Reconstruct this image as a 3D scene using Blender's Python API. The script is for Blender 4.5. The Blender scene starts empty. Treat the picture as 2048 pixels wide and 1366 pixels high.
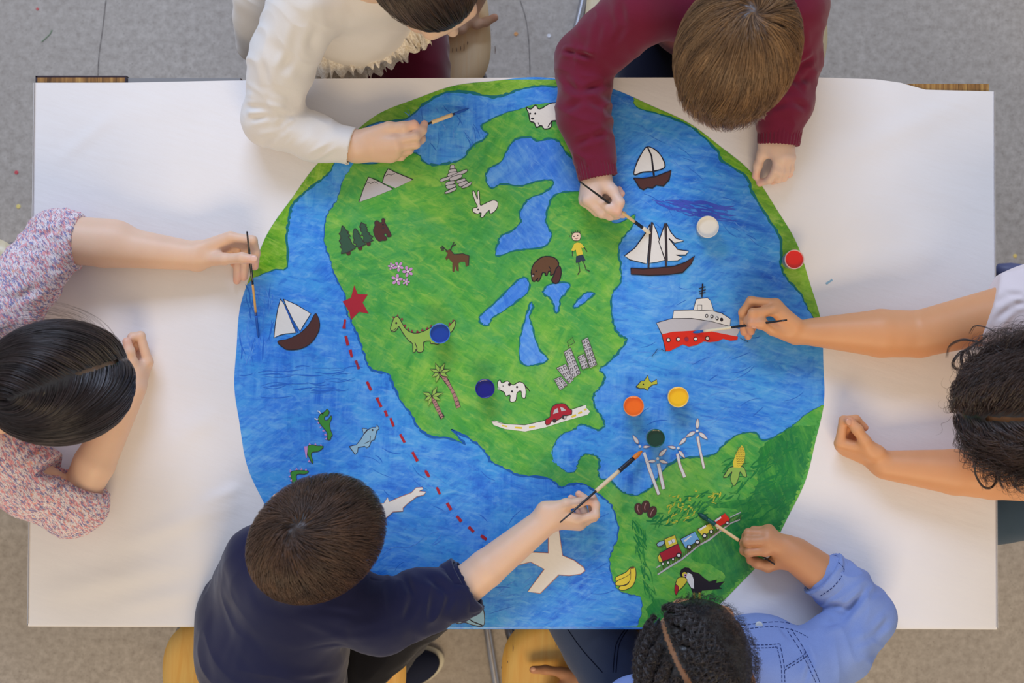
import bpy, bmesh, math, random
import numpy as np
import openvdb
from mathutils import Vector, Matrix
from mathutils.bvhtree import BVHTree
from mathutils.geometry import delaunay_2d_cdt as cdt
random.seed(7)
rng = np.random.default_rng(7)
SC = bpy.context.scene
COL = SC.collection
# ---------------------------------------------------------------- camera
T = 0.74            # table top height
CAMH = 1.9          # camera height above the table top
F = 2280.0          # focal length in pixels of the 2048 x 1366 frame
cam_d = bpy.data.cameras.new('camera')
cam = bpy.data.objects.new('camera', cam_d); COL.objects.link(cam)
cam.location = (0, 0, T + CAMH)
cam_d.sensor_width = 36.0
cam_d.lens = F / 2048 * 36.0
cam_d.clip_start = 0.05
cam_d.dof.use_dof = True
cam_d.dof.focus_distance = CAMH - 0.01
cam_d.dof.aperture_fstop = 4.0
SC.camera = cam
# ---------------------------------------------------------------- light
W = bpy.data.worlds.new('world'); SC.world = W; W.use_nodes = True
W.node_tree.nodes['Background'].inputs[0].default_value = (0.97, 0.95, 0.95, 1)
W.node_tree.nodes['Background'].inputs[1].default_value = 0.455


def area(name, loc, target, sx, sy, power, col):
    d = bpy.data.lights.new(name, 'AREA'); d.shape = 'RECTANGLE'; d.size = sx; d.size_y = sy
    d.energy = power; d.color = col
    o = bpy.data.objects.new(name, d); COL.objects.link(o); o.location = loc
    o.rotation_euler = (Vector(target) - Vector(loc)).to_track_quat('-Z', 'Y').to_euler()
    return o


area('window_light', (-0.8, 3.4, 3.3), (0, 0.2, T), 2.6, 1.2, 128, (0.58, 0.72, 1.0))
area('ceiling_lamp_light', (0.4, -3.0, 3.3), (0, -0.3, T), 2.4, 1.2, 74, (1.0, 0.74, 0.42))
SC.view_settings.view_transform = 'Standard'
SC.view_settings.look = 'None'
SC.view_settings.gamma = 1.0
SC.view_settings.use_curve_mapping = False
SC.view_settings.exposure = 0.0

# ---------------------------------------------------------------- helpers


def lin(c):
    c = c / 255.0
    return c / 12.92 if c <= 0.04045 else ((c + 0.055) / 1.055) ** 2.4


def rgb(r, g, b):
    return (lin(r), lin(g), lin(b), 1.0)


def PX(px, py, h=0.0):
    """point at height h above the table top, seen at photo pixel (px,py)"""
    s = (CAMH - h) / F
    return Vector(((px - 1024) * s, (683 - py) * s, T + h))


def RP(r, h=0.0):
    return r * (CAMH - h) / F


ZR = {1: (460, 150, 3.4133), 2: (1000, 150, 3.1508), 3: (460, 540, 3.4133), 4: (1050, 540, 3.3574), 5: (460, 850, 3.2517),
      6: (1000, 850, 3.103), 7: (760, 600, 9.755), 8: (1330, 560, 8.5375), 9: (1290, 1000, 6.505), 10: (1090, 660, 6.83),
      11: (1040, 440, 9.76), 12: (570, 800, 7.59), 13: (660, 420, 8.539), 14: (1260, 830, 8.035),
      21: (680, 210, 8.192), 22: (1130, 330, 9.106), 23: (1480, 260, 11.386), 24: (370, 440, 9.106), 25: (1460, 580, 10.24),
      26: (1650, 820, 9.107), 27: (1060, 960, 11.38), 28: (1440, 1030, 9.105), 29: (680, 1260, 9.309), 30: (960, 1250, 7.314),
      31: (700, 0, 6.4), 32: (220, 640, 8.533), 0: (0, 0, 1.0)}


def Z(n, s):
    x0, y0, k = ZR[n]
    v = [float(t) for t in s.replace(',', ' ').split()]
    return [(x0 + v[i] / k, y0 + v[i + 1] / k) for i in range(0, len(v), 2)]


def tag(o, label=None, cat=None, group=None, kind=None):
    if label: o['label'] = label
    if cat: o['category'] = cat
    if group: o['group'] = group
    if kind: o['kind'] = kind
    return o


def empty(name, loc, label, cat, group=None):
    o = bpy.data.objects.new(name, None); COL.objects.link(o); o.location = loc
    o.empty_display_size = 0.05
    return tag(o, label, cat, group)


def adopt(o, parent):
    """every mesh is built in world coordinates"""
    if parent is not None:
        o.parent = parent
        if parent.parent is None:
            o.matrix_parent_inverse = (Matrix.Translation(parent.location) @ parent.rotation_euler.to_matrix().to_4x4()).inverted()
    return o


def link_mesh(name, me, mats, parent=None, label=None):
    o = bpy.data.objects.new(name, me); COL.objects.link(o)
    for m in (mats if isinstance(mats, (list, tuple)) else [mats]):
        me.materials.append(m)
    adopt(o, parent)
    if label: o['label'] = label
    return o


def np_mesh(name, V, Q, mats, parent=None, smooth=True, label=None, attrs=None, midx=None):
    V = np.ascontiguousarray(V, dtype=np.float32); Q = np.ascontiguousarray(Q, dtype=np.int32)
    me = bpy.data.meshes.new(name)
    me.vertices.add(len(V)); me.vertices.foreach_set('co', V.ravel())
    n, k = Q.shape
    me.loops.add(n * k); me.loops.foreach_set('vertex_index', Q.ravel())
    me.polygons.add(n)
    me.polygons.foreach_set('loop_start', np.arange(0, n * k, k, dtype=np.int32))
    me.polygons.foreach_set('loop_total', np.full(n, k, dtype=np.int32))
    if midx is not None: me.polygons.foreach_set('material_index', np.asarray(midx, dtype=np.int32))
    me.update(calc_edges=True)
    me.polygons.foreach_set('use_smooth', np.full(n, smooth, dtype=bool))
    if attrs:
        for an, av in attrs.items():
            a = me.attributes.new(an, 'FLOAT', 'POINT'); a.data.foreach_set('value', np.asarray(av, dtype=np.float32))
    return link_mesh(name, me, mats, parent, label)


def bm_obj(name, bm, mats, parent=None, smooth=False, label=None):
    me = bpy.data.meshes.new(name)
    bmesh.ops.recalc_face_normals(bm, faces=bm.faces)
    bm.to_mesh(me); bm.free()
    if smooth:
        me.polygons.foreach_set('use_smooth', np.ones(len(me.polygons), dtype=bool))
    return link_mesh(name, me, mats, parent, label)


def catmull(pts, n=6, closed=False):
    P = [np.array(p, float) for p in pts]; out = []
    N = len(P)
    rngi = range(N if closed else N - 1)
    for i in rngi:
        if closed:
            a, b, c, d = P[(i - 1) % N], P[i], P[(i + 1) % N], P[(i + 2) % N]
        else:
            a, b, c, d = P[max(i - 1, 0)], P[i], P[i + 1], P[min(i + 2, N - 1)]
        for j in range(n):
            t = j / n
            out.append(0.5 * (2 * b + (c - a) * t + (2 * a - 5 * b + 4 * c - d) * t * t + (3 * b - a - 3 * c + d) * t ** 3))
    if not closed: out.append(P[-1])
    return out


def tube_bm(bm, pts, radii, seg=12, caps=True, mat=0):
    """sweep a circle along world points"""
    pts = [Vector(p) for p in pts]
    if not isinstance(radii, (list, tuple)): radii = [radii] * len(pts)
    rings = []
    up = None
    for i, p in enumerate(pts):
        t = (pts[min(i + 1, len(pts) - 1)] - pts[max(i - 1, 0)]).normalized()
        if up is None:
            up = Vector((0, 0, 1)) if abs(t.z) < 0.9 else Vector((1, 0, 0))
        s = t.cross(up).normalized(); up = s.cross(t).normalized()
        rings.append([bm.verts.new(p + (s * math.cos(a) + up * math.sin(a)) * radii[i]) for a in [2 * math.pi * k / seg for k in range(seg)]])
    for a, b in zip(rings[:-1], rings[1:]):
        for k in range(seg):
            f = bm.faces.new((a[k], a[(k + 1) % seg], b[(k + 1) % seg], b[k])); f.material_index = mat; f.smooth = True
    if caps:
        f = bm.faces.new(rings[0][::-1]); f.material_index = mat
        f = bm.faces.new(rings[-1]); f.material_index = mat


def lathe_bm(bm, prof, c, seg=40, mat=0):
    """prof: list of (r,z)"""
    rings = []
    for r, z in prof:
        if r < 1e-6:
            rings.append([bm.verts.new((c[0], c[1], c[2] + z))])
        else:
            rings.append([bm.verts.new((c[0] + r * math.cos(2 * math.pi * k / seg), c[1] + r * math.sin(2 * math.pi * k / seg), c[2] + z)) for k in range(seg)])
    for a, b in zip(rings[:-1], rings[1:]):
        for k in range(seg):
            k2 = (k + 1) % seg
            if len(a) == 1: vs = (a[0], b[k2], b[k])
            elif len(b) == 1: vs = (a[k], a[k2], b[0])
            else: vs = (a[k], a[k2], b[k2], b[k])
            f = bm.faces.new(vs); f.material_index = mat; f.smooth = True


# ---- numpy value noise
def _hash(ix, iy, iz, seed):
    n = (ix * 374761393 + iy * 668265263 + iz * 2147483647 + seed * 1274126177).astype(np.int64)
    n = (n ^ (n >> 13)) * 1274126177
    n = n ^ (n >> 16)
    return (n & 0xFFFF) / 65535.0


def vnoise(P, freq, seed=0):
    q = np.asarray(P, float) * freq
    i = np.floor(q).astype(np.int64); f = q - i; f = f * f * (3 - 2 * f)
    r = 0
    for dx in (0, 1):
        for dy in (0, 1):
            for dz in (0, 1):
                w = (f[:, 0] if dx else 1 - f[:, 0]) * (f[:, 1] if dy else 1 - f[:, 1]) * (f[:, 2] if dz else 1 - f[:, 2])
                r = r + w * _hash(i[:, 0] + dx, i[:, 1] + dy, i[:, 2] + dz, seed)
    return r * 2 - 1


# ---- node materials
class NB:
    def __init__(s, name):
        s.m = bpy.data.materials.new(name); s.m.use_nodes = True
        s.t = s.m.node_tree; s.b = s.t.nodes['Principled BSDF']; s.i = s.b.inputs

    def n(s, typ, **kw):
        nd = s.t.nodes.new(typ)
        for k, v in kw.items():
            if k.startswith('i_'):
                key = k[2:]
                key = int(key) if key.isdigit() else key.replace('_', ' ')
                nd.inputs[key].default_value = v
            else:
                setattr(nd, k, v)
        return nd

    def l(s, a, b):
        s.t.links.new(a, b)

    def pos(s):
        return s.n('ShaderNodeNewGeometry').outputs['Position']

    def mapped(s, scale=(1, 1, 1), rot=(0, 0, 0), vec=None):
        mp = s.n('ShaderNodeMapping'); mp.inputs['Scale'].default_value = scale; mp.inputs['Rotation'].default_value = rot
        # rotate first, then stretch
        v1 = s.n('ShaderNodeVectorRotate', rotation_type='Z_AXIS'); v1.inputs['Angle'].default_value = rot[2]
        mp.inputs['Rotation'].default_value = (0, 0, 0)
        s.l(vec or s.pos(), v1.inputs['Vector']); s.l(v1.outputs[0], mp.inputs['Vector'])
        return mp.outputs[0]

    def noise(s, scale, vec=None, detail=4.0, rough=0.55, dist=0.0, out='Fac'):
        nz = s.n('ShaderNodeTexNoise'); nz.inputs['Scale'].default_value = scale; nz.inputs['Detail'].default_value = detail
        nz.inputs['Roughness'].default_value = rough; nz.inputs['Distortion'].default_value = dist
        s.l(vec if vec is not None else s.pos(), nz.inputs['Vector'])
        return nz.outputs[out]

    def ramp(s, fac, stops):
        r = s.n('ShaderNodeValToRGB'); e = r.color_ramp.elements
        while len(e) < len(stops): e.new(0.5)
        for k, (p, c) in enumerate(stops):
            e[k].position = p; e[k].color = c
        s.l(fac, r.inputs[0]); return r.outputs[0]

    def mix(s, fac, a, b, mode='MIX'):
        m = s.n('ShaderNodeMix', data_type='RGBA', blend_type=mode)
        for sock, v in ((m.inputs[0], fac), (m.inputs[6], a), (m.inputs[7], b)):
            if isinstance(v, (int, float, tuple)): sock.default_value = v
            else: s.l(v, sock)
        return m.outputs[2]

    def math(s, op, a, b=0.0, clamp=False):
        m = s.n('ShaderNodeMath', operation=op, use_clamp=clamp)
        for sock, v in ((m.inputs[0], a), (m.inputs[1], b)):
            if isinstance(v, (int, float)): sock.default_value = v
            else: s.l(v, sock)
        return m.outputs[0]

    def attr(s, name):
        a = s.n('ShaderNodeAttribute', attribute_name=name); return a.outputs['Fac']

    def bump(s, h, strength=0.3, dist=0.001, prev=None):
        b = s.n('ShaderNodeBump'); b.inputs['Strength'].default_value = strength; b.inputs['Distance'].default_value = dist
        s.l(h, b.inputs['Height'])
        if prev is not None: s.l(prev, b.inputs['Normal'])
        s.l(b.outputs[0], s.i['Normal']); return b.outputs[0]

    def done(s, color=None, rough=0.5, spec=0.4, metal=0.0):
        if color is not None:
            if isinstance(color, tuple): s.i['Base Color'].default_value = color
            else: s.l(color, s.i['Base Color'])
        if isinstance(rough, (int, float)): s.i['Roughness'].default_value = rough
        else: s.l(rough, s.i['Roughness'])
        s.i['Specular IOR Level'].default_value = spec
        s.i['Metallic'].default_value = metal
        return s.m


# soft creases of the paper sheet, shared by the sheet and everything painted on it
CRE = [((395, 1010), (560, 940), 13, .0045), ((240, 1090), (520, 985), 20, .0035), ((80, 1190), (400, 1120), 26, .004), ((230, 1215), (420, 1175), 20, .003), ((440, 820), (330, 900), 22, .0018), ((110, 330), (230, 230), 14, .0018),
       ((1650, 560), (1900, 500), 36, .0022), ((1660, 320), (1960, 190), 26, .0024), ((560, 470), (300, 640), 40, .0012), ((1480, 1230), (1640, 1150), 26, .003),
       ((470, 770), (760, 762), 7, .0006), ((1750, 330), (1960, 420), 30, .001), ((300, 860), (460, 830), 24, .0012), ((1500, 1210), (1880, 1240), 18, .0014),
       ((120, 250), (420, 200), 26, .0008), ((1700, 1060), (1900, 1180), 26, .001)]


def paper_h(x, y):
    """height of the paper above the table top (m)"""
    x = np.asarray(x, float); y = np.asarray(y, float)
    px = x * F / CAMH + 1024; py = 683 - y * F / CAMH
    h = np.full_like(px, 0.0022)
    P = np.stack([x, y, 0 * x], -1).reshape(-1, 3)
    h = h + (0.0006 * vnoise(P, 7, 3) + 0.0003 * vnoise(P, 19, 4)).reshape(px.shape)
    for (a, b, w, d) in CRE:
        ax, ay = a; bx, by = b; L2 = (bx - ax) ** 2 + (by - ay) ** 2
        t = np.clip(((px - ax) * (bx - ax) + (py - ay) * (by - ay)) / L2, 0, 1)
        dx = px - (ax + t * (bx - ax)); dy = py - (ay + t * (by - ay))
        fade = np.sin(np.pi * np.clip(t * .9 + .05, 0, 1))
        h = h + d * fade * np.exp(-(dx * dx + dy * dy) / (w * w))
    r = np.hypot(px - 1056, py - 748)
    m = np.clip((r - 604) / 40, 0, 1); m = m * m * (3 - 2 * m)
    return 0.0022 + (h - 0.0022) * m
# ================================================================ floor, table, paper
m = NB('concrete_floor')
n1 = m.noise(3.0, detail=6); n2 = m.noise(60, detail=5, rough=.7); n3 = m.noise(260, detail=2)
c = m.ramp(n1, [(.3, rgb(176, 168, 160)), (.7, rgb(198, 190, 181))])
c = m.mix(m.ramp(n2, [(.35, (1, 1, 1, 1)), (.7, (0, 0, 0, 1))]), rgb(158, 149, 140), c)
c = m.mix(m.ramp(n3, [(.62, (0, 0, 0, 1)), (.75, (1, 1, 1, 1))]), c, rgb(128, 120, 113))
m.bump(n2, .15, .002)
M_floor = m.done(c, .55, .35)
bm = bmesh.new(); bmesh.ops.create_grid(bm, x_segments=2, y_segments=2, size=4.0)
floor = bm_obj('floor', bm, M_floor); tag(floor, kind='structure')
m = NB('floor_crack'); M_crack = m.done(rgb(95, 88, 86), .9, .1)
HF = -T             # the floor's height measured from the table top


def ribbon(bm, pts, w, z, mat=0, taper=False, wob=0.0, clean=False):
    """flat strip through pixel points at table-relative height z"""
    if clean and len(pts) > 12:       # no folded-back steps
        q = [pts[0]]
        for p in pts[1:]:
            if math.hypot(p[0] - q[-1][0], p[1] - q[-1][1]) > max(.55 * w, 1.2):
                if len(q) > 1:
                    a = (q[-1][0] - q[-2][0], q[-1][1] - q[-2][1]); b = (p[0] - q[-1][0], p[1] - q[-1][1])
                    if a[0] * b[0] + a[1] * b[1] < -.3 * math.hypot(*a) * math.hypot(*b) and math.hypot(*b) < 1.6 * w: continue
                q.append(p)
        if len(q) > 3: pts = q
    z = z + random.random() * .00003
    P = [PX(p[0], p[1], z) for p in pts]
    L = []; R = []
    n = len(P)
    for i, p in enumerate(P):
        t = (P[min(i + 1, n - 1)] - P[max(i - 1, 0)]); t.z = 0
        if t.length < 1e-9: t = Vector((1, 0, 0))
        t.normalize(); nn = Vector((-t.y, t.x, 0))
        k = RP(w, z) / 2 * (1 + wob * random.uniform(-1, 1))
        if taper: k *= math.sin(math.pi * min(max((i + .3) / (n - .4), 0), 1)) ** .6
        L.append(bm.verts.new(p + nn * k)); R.append(bm.verts.new(p - nn * k))
    for i in range(n - 1):
        f = bm.faces.new((L[i], L[i + 1], R[i + 1], R[i])); f.material_index = mat


bm = bmesh.new()
ribbon(bm, catmull([(212, 0), (205, 60), (198, 110), (196, 152)], 5), 1.6, HF + .0006, 0, False, .4)
ribbon(bm, catmull([(1040, 0), (1052, 40), (1058, 90), (1060, 150)], 5), 1.3, HF + .0006, 0, False, .4)
crack = bm_obj('trim_1', bm, M_crack); tag(crack, kind='structure')
for (x, y, r, colr, w) in [(33, 345, 4, (205, 80, 90), 'red sequin on the floor beside the left table edge'),
                        (37, 413, 4.5, (235, 215, 130), 'pale yellow sequin on the floor above the left chair'),
                        (75, 18, 3, (200, 90, 90), 'tiny red sequin on the floor in the top left corner'),
                        (1032, 68, 4, (215, 150, 80), 'orange sequin on the floor beside the white-shirted child'),
                        (1098, 72, 4, (225, 225, 230), 'white sequin on the floor beside the maroon sleeve'),
                        (2030, 512, 4, (240, 210, 120), 'yellow sequin on the floor near the grey armrest')]:
    m = NB('sequin_paint'); mm = m.done(rgb(*colr), .3, .6)
    p = PX(x, y, HF); bm = bmesh.new()
    k = RP(r, HF)
    lathe_bm(bm, [(0, .0004), (k * .3, .0005), (k * .8, .0012), (k, .0008), (k, 0)], p, 16)
    tag(bm_obj('sequin', bm, mm), w, 'sequin')
bm = bmesh.new()
m = NB('green_thread'); mm = m.done(rgb(110, 150, 110), .7)
tube_bm(bm, [PX(x, y, HF + .001) for x, y in catmull([(83, 84), (92, 76), (100, 68), (104, 60)], 5)], .0009, 6)
tag(bm_obj('thread', bm, mm), 'short green thread lying on the floor at the top left', 'thread')

# table: plank top on four legs
m = NB('plank_wood')
v = m.mapped((40, 3, 3))
g = m.noise(2.0, v, 6, .6, 1.5)
c = m.ramp(g, [(.3, rgb(84, 56, 30)), (.5, rgb(150, 108, 58)), (.7, rgb(196, 158, 92))])
M_plank = m.done(c, .45, .4)
m = NB('dark_table_edge'); M_edge = m.done(rgb(52, 42, 52), .4, .4)
m = NB('steel_tube'); M_steel = m.done(rgb(170, 172, 180), .28, .5, .85)
XL, XR, YT, YB = -.797, .803, .4395, -.4735      # paper edges
table = empty('table', (0, 0, 0), 'long table with dark-edged brown plank top under the painted paper', 'table')
y1 = PX(0, 153, 0).y


def box(bm, x0, x1, y0, y1, z0, z1, mat=0, bev=0.0):
    r = bmesh.ops.create_cube(bm, size=1.0)
    for v in r['verts']:
        v.co = Vector(((x0 + x1) / 2 + v.co.x * (x1 - x0), (y0 + y1) / 2 + v.co.y * (y1 - y0), (z0 + z1) / 2 + v.co.z * (z1 - z0)))
    es = list({e for v in r['verts'] for e in v.link_edges})
    fs = {f for v in r['verts'] for f in v.link_faces}
    for f in fs: f.material_index = mat
    if bev: bmesh.ops.bevel(bm, geom=es, offset=bev, segments=2, affect='EDGES', profile=.7)


xb = PX(250, 0, 0).x
bm = bmesh.new(); box(bm, XL + .006, xb, -.46, y1 - .0015, T - .03, T)
bm_obj('plank', bm, M_plank, table)
bm = bmesh.new(); box(bm, xb + .003, XR - .008, -.46, YT - .010, T - .03, T - .0005)
bm_obj('plank', bm, M_plank, table)
bm = bmesh.new()
box(bm, XL + .003, XL + .006, -.46, y1, T - .034, T + .0004); box(bm, XL + .003, xb + .002, y1 - .0015, y1 + .0012, T - .034, T + .0004)
box(bm, xb, xb + .0025, YT - .02, y1 + .0012, T - .034, T + .0006)
bm_obj('edge_band', bm, M_edge, table)
bm = bmesh.new(); box(bm, xb + .003, PX(480, 0, 0).x, YT - .009, YT + .0005, T - .02, T - .004); bm_obj('side_rail', bm, M_steel, table)
for sx in (-1, 1):
    for sy in (-1, 1):
        bm = bmesh.new(); tube_bm(bm, [(sx * .70, sy * .38, T - .03), (sx * .72, sy * .39, 0)], .018, 16); bm_obj('leg', bm, M_steel, table)

for q_ in ([(1178, -60), (1160, 30), (1128, 150), (1100, 260)], [(960, 1180), (974, 1256), (986, 1330), (1004, 1440)]):
    bm = bmesh.new(); tube_bm(bm, [PX(x, y, HF + .011) for x, y in catmull(q_, 5)], .009, 14); bm_obj('floor_bar', bm, M_steel, table)

# paper sheet
m = NB('white_paper')
n1 = m.noise(7, detail=3); n2 = m.noise(40, detail=5, rough=.6)
c = m.ramp(n1, [(.3, (.80, .78, .785, 1)), (.7, (.83, .81, .815, 1))])
b = m.bump(n2, .22, .0012)
b = m.bump(m.noise(14, m.mapped((1, 5, 1), (0, 0, .3)), 3), .22, .003, b)
M_paper = m.done(c, .62, .25)


def sheet_edge(x):
    """top edge y of the sheet in px for a given px"""
    xs = [57, 250, 500, 640, 1050, 1620, 1750, 1800, 1850, 1995]
    ys = [166, 166, 161, 158, 156, 155, 159, 166, 180, 184]
    return np.interp(x, xs, ys)


nx, ny = 380, 220
U = np.linspace(0, 1, nx); Vv = np.linspace(0, 1, ny)
gx, gy = np.meshgrid(U, Vv)
pyt = None
pxl = 70 - 13 * gy; pxr = 1987 + 6 * gy
ppx = pxl + (pxr - pxl) * gx
top = sheet_edge(ppx); bot = 1250 + 6 * gx
ppy = top + (bot - top) * gy
# small irregularities of the cut edge
k = CAMH / F
X = (ppx - 1024) * k; Y = (683 - ppy) * k
H = paper_h(X, Y)
V = [np.stack([X, Y, T + H], -1).reshape(-1, 3)]
idx = np.arange(nx * ny).reshape(ny, nx)
Q = [np.stack([idx[1:, :-1], idx[1:, 1:], idx[:-1, 1:], idx[:-1, :-1]], -1).reshape(-1, 4)]
# hanging hems on the sides and bottom
base = nx * ny


def hem(ids, out, drop, steps=6):
    global base
    P0 = V[0][ids]; prev = ids; n = len(ids)
    for s_ in range(1, steps + 1):
        t = s_ / steps
        P = P0.copy()
        a = min(t * 2.2, 1) * math.pi / 2
        P[:, 0] += out[0] * .0035 * math.sin(a); P[:, 1] += out[1] * .0035 * math.sin(a)
        P[:, 2] -= .0035 * (1 - math.cos(a)) + drop * max(0, t - .3)
        P[:, 2] += .0 * t
        V.append(P); cur = base + np.arange(n); base += n
        Q.append(np.stack([prev[:-1], cur[:-1], cur[1:], prev[1:]], -1)); prev = cur


hem(idx[-1, :], (0, -1), .05); hem(idx[:, 0][::-1], (-1, 0), .04); hem(idx[:, -1], (1, 0), .05)
paper = np_mesh('paper_sheet', np.concatenate(V), np.concatenate(Q), M_paper)
Vt = np.array([v.co.z for v in paper.data.vertices[:10]])
tag(paper, 'large white paper sheet covering the table, painted with a blue and green globe', 'paper')

# ================================================================ the painting
Z0 = .0026           # height of the paint's lowest layer over the table top


def paint_mat(name, cols, edge=None, spec=.45, rough=.42, sc=1.0, seed=0.0, stretch=6, gloss=True, alt=None):
    """brushed poster paint: streaks in several directions over broad patches; cols dark, mid, light"""
    m = NB(name)
    big = m.noise(3.2 * sc, detail=3, rough=.6)
    va = m.mapped((6, 6 * stretch, 1), (0, 0, .25 + seed)); vb = m.mapped((6, 6 * stretch, 1), (0, 0, 1.6 + seed)); vc = m.mapped((9, 9 * stretch, 1), (0, 0, -.6 + seed))
    sa = m.noise(2.2, va, 6, .62, .6); sb = m.noise(2.0, vb, 6, .62, .6); scn = m.noise(2.0, vc, 6, .65, .8)
    sel = m.ramp(m.noise(4.2, detail=2), [(.42, (0, 0, 0, 1)), (.56, (1, 1, 1, 1))])
    sel2 = m.ramp(m.noise(5.5, m.mapped((1, 1, 1), (0, 0, 1.0)), 2), [(.48, (0, 0, 0, 1)), (.62, (1, 1, 1, 1))])
    st = m.mix(sel, sa, sb); st = m.mix(sel2, st, scn)
    v = m.math('ADD', m.math('MULTIPLY', st, .68), m.math('MULTIPLY', big, .50))
    v = m.math('SUBTRACT', v, .09)
    c = m.ramp(v, [(.33, cols[0]), (.45, cols[1]), (.56, cols[2]), (.70, cols[3])])
    bl = m.ramp(m.noise(11, m.mapped((1, 1.7, 1), (0, 0, .3 + seed)), 4, .65, .5), [(.40, (0, 0, 0, 1)), (.66, (1, 1, 1, 1))])
    if alt: c = m.mix(m.math('MULTIPLY', bl, .62), c, alt)
    mid = m.noise(2.2, m.mapped((16, 44, 1), (0, 0, .1 + seed)), 4, .65, .8)
    c = m.mix(m.math('MULTIPLY', m.ramp(mid, [(.52, (0, 0, 0, 1)), (.70, (1, 1, 1, 1))]), .55), c, cols[3])
    c = m.mix(m.math('MULTIPLY', m.ramp(mid, [(.32, (1, 1, 1, 1)), (.46, (0, 0, 0, 1))]), .55), c, cols[0])
    fine = m.noise(2.0, m.mapped((60, 9, 1), (0, 0, .7)), 3, .7)
    c = m.mix(m.math('MULTIPLY', m.ramp(fine, [(.5, (0, 0, 0, 1)), (.75, (1, 1, 1, 1))]), .22), c, cols[3])
    b = m.bump(st, .35, .0012); b = m.bump(m.noise(160, detail=3), .18, .0006, b)
    b = m.bump(m.noise(16, m.mapped((1, 4, 1), (0, 0, .2)), 2), .25, .002, b)
    wet = m.ramp(m.noise(6, detail=2), [(.45, (.46,) * 3 + (1,)), (.68, (.24,) * 3 + (1,))])
    m.done(c, wet, spec)
    return m.m


C_blue = [rgb(10, 92, 206), rgb(44, 126, 228), rgb(76, 152, 236), rgb(124, 190, 242)]
M_ocean = paint_mat('ocean_paint', C_blue, alt=rgb(64, 168, 232))
M_lake = paint_mat('lake_paint', [rgb(30, 106, 216), rgb(58, 134, 232), rgb(90, 160, 238), rgb(126, 184, 242)], seed=.8, alt=rgb(70, 130, 232))
M_land = paint_mat('land_paint', [rgb(40, 140, 56), rgb(74, 166, 62), rgb(106, 182, 64), rgb(156, 202, 84)], seed=.4, stretch=4, alt=rgb(64, 162, 92))
M_land2 = paint_mat('dark_land_paint', [rgb(0, 110, 48), rgb(22, 134, 52), rgb(66, 158, 60), rgb(96, 174, 66)], seed=1.1, alt=rgb(0, 104, 70))
M_rim = paint_mat('rim_land_paint', [rgb(52, 132, 28), rgb(90, 162, 28), rgb(126, 184, 40), rgb(178, 208, 96)], seed=.2, stretch=9, alt=rgb(150, 190, 60))

CX, CY, CR = 1056, 748, 592


def circ(a0, a1, n=40, r=CR):
    """points on the globe outline, angle in degrees clockwise from up"""
    out = []
    for i in range(n + 1):
        a = math.radians(a0 + (a1 - a0) * i / n)
        rr = r - CR + float(np.interp((a0 + (a1 - a0) * i / n) % 360, [0, 20, 45, 70, 90, 117, 140, 180, 240, 262, 300, 315, 330, 360], [592, 592, 599, 596, 591, 595, 598, 596, 589, 587, 590, 594, 597, 592])) + 1.4 * math.sin(9 * a) + 1.8 * math.sin(23 * a + 1)
        out.append((CX + rr * math.sin(a), CY - rr * math.cos(a)))
    return out


def ang(px, py):
    return math.degrees(math.atan2(px - CX, CY - py))


def rough_line(pts, amp=1.3, n=7, closed=True):
    q = catmull(pts, n, closed)
    return [(p[0] + random.uniform(-amp, amp) * .7 + amp * math.sin(i * 1.7), p[1] + random.uniform(-amp, amp) * .7) for i, p in enumerate(q)]


def fill(bm, pts, z, mat=0):
    """triangulated flat patch of a traced pixel outline"""
    q = [Vector((p[0], p[1])) for p in pts]
    n = len(q)
    vo, _, fo, _, _, _ = cdt(q, [(i, (i + 1) % n) for i in range(n)], [], 1, 1e-4)
    vs = [bm.verts.new(PX(v[0], v[1], z)) for v in vo]
    for f in fo:
        try:
            g = bm.faces.new([vs[i] for i in f]); g.material_index = mat
            if (vs[f[1]].co - vs[f[0]].co).cross(vs[f[2]].co - vs[f[0]].co).z < 0: g.normal_flip()
        except ValueError:
            pass


def clipb(pts, yb=1254.0):
    """keep what lies on the sheet"""
    return [(p[0], min(p[1], yb)) for p in pts]


painting = paper
bm = bmesh.new(); fill(bm, clipb(circ(0, 360, 260)[:-1]), Z0)
for a, b, c_ in [(-95, 0, 0)]: pass
bm_obj('painted_ocean', bm, M_ocean, painting, label='blue painted ocean')
# blue over the hanging bottom hem
bm = bmesh.new()
n = 60
rows = []
for (dy, dz) in [(0, 0), (.0022, .0006), (.0042, .0034), (.0046, .012), (.0046, .04)]:
    rows.append([bm.verts.new(Vector((PX(x, 1254, Z0).x, PX(0, 1254 + (x - 60) * .0008, Z0).y - dy, T + Z0 - dz))) for x in np.linspace(760, 1352, n)])
for a, b in zip(rows[:-1], rows[1:]):
    for i in range(n - 1): bm.faces.new((a[i], b[i], b[i + 1], a[i + 1]))
bm_obj('painted_hem', bm, M_ocean, painting, label='blue paint over the bottom hem')

M_coast = NB('coast_paint'); M_coast = M_coast.done(rgb(10, 112, 118), .4)
M_coast2 = NB('coast_blue'); M_coast2 = M_coast2.done(rgb(14, 92, 176), .4)

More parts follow.
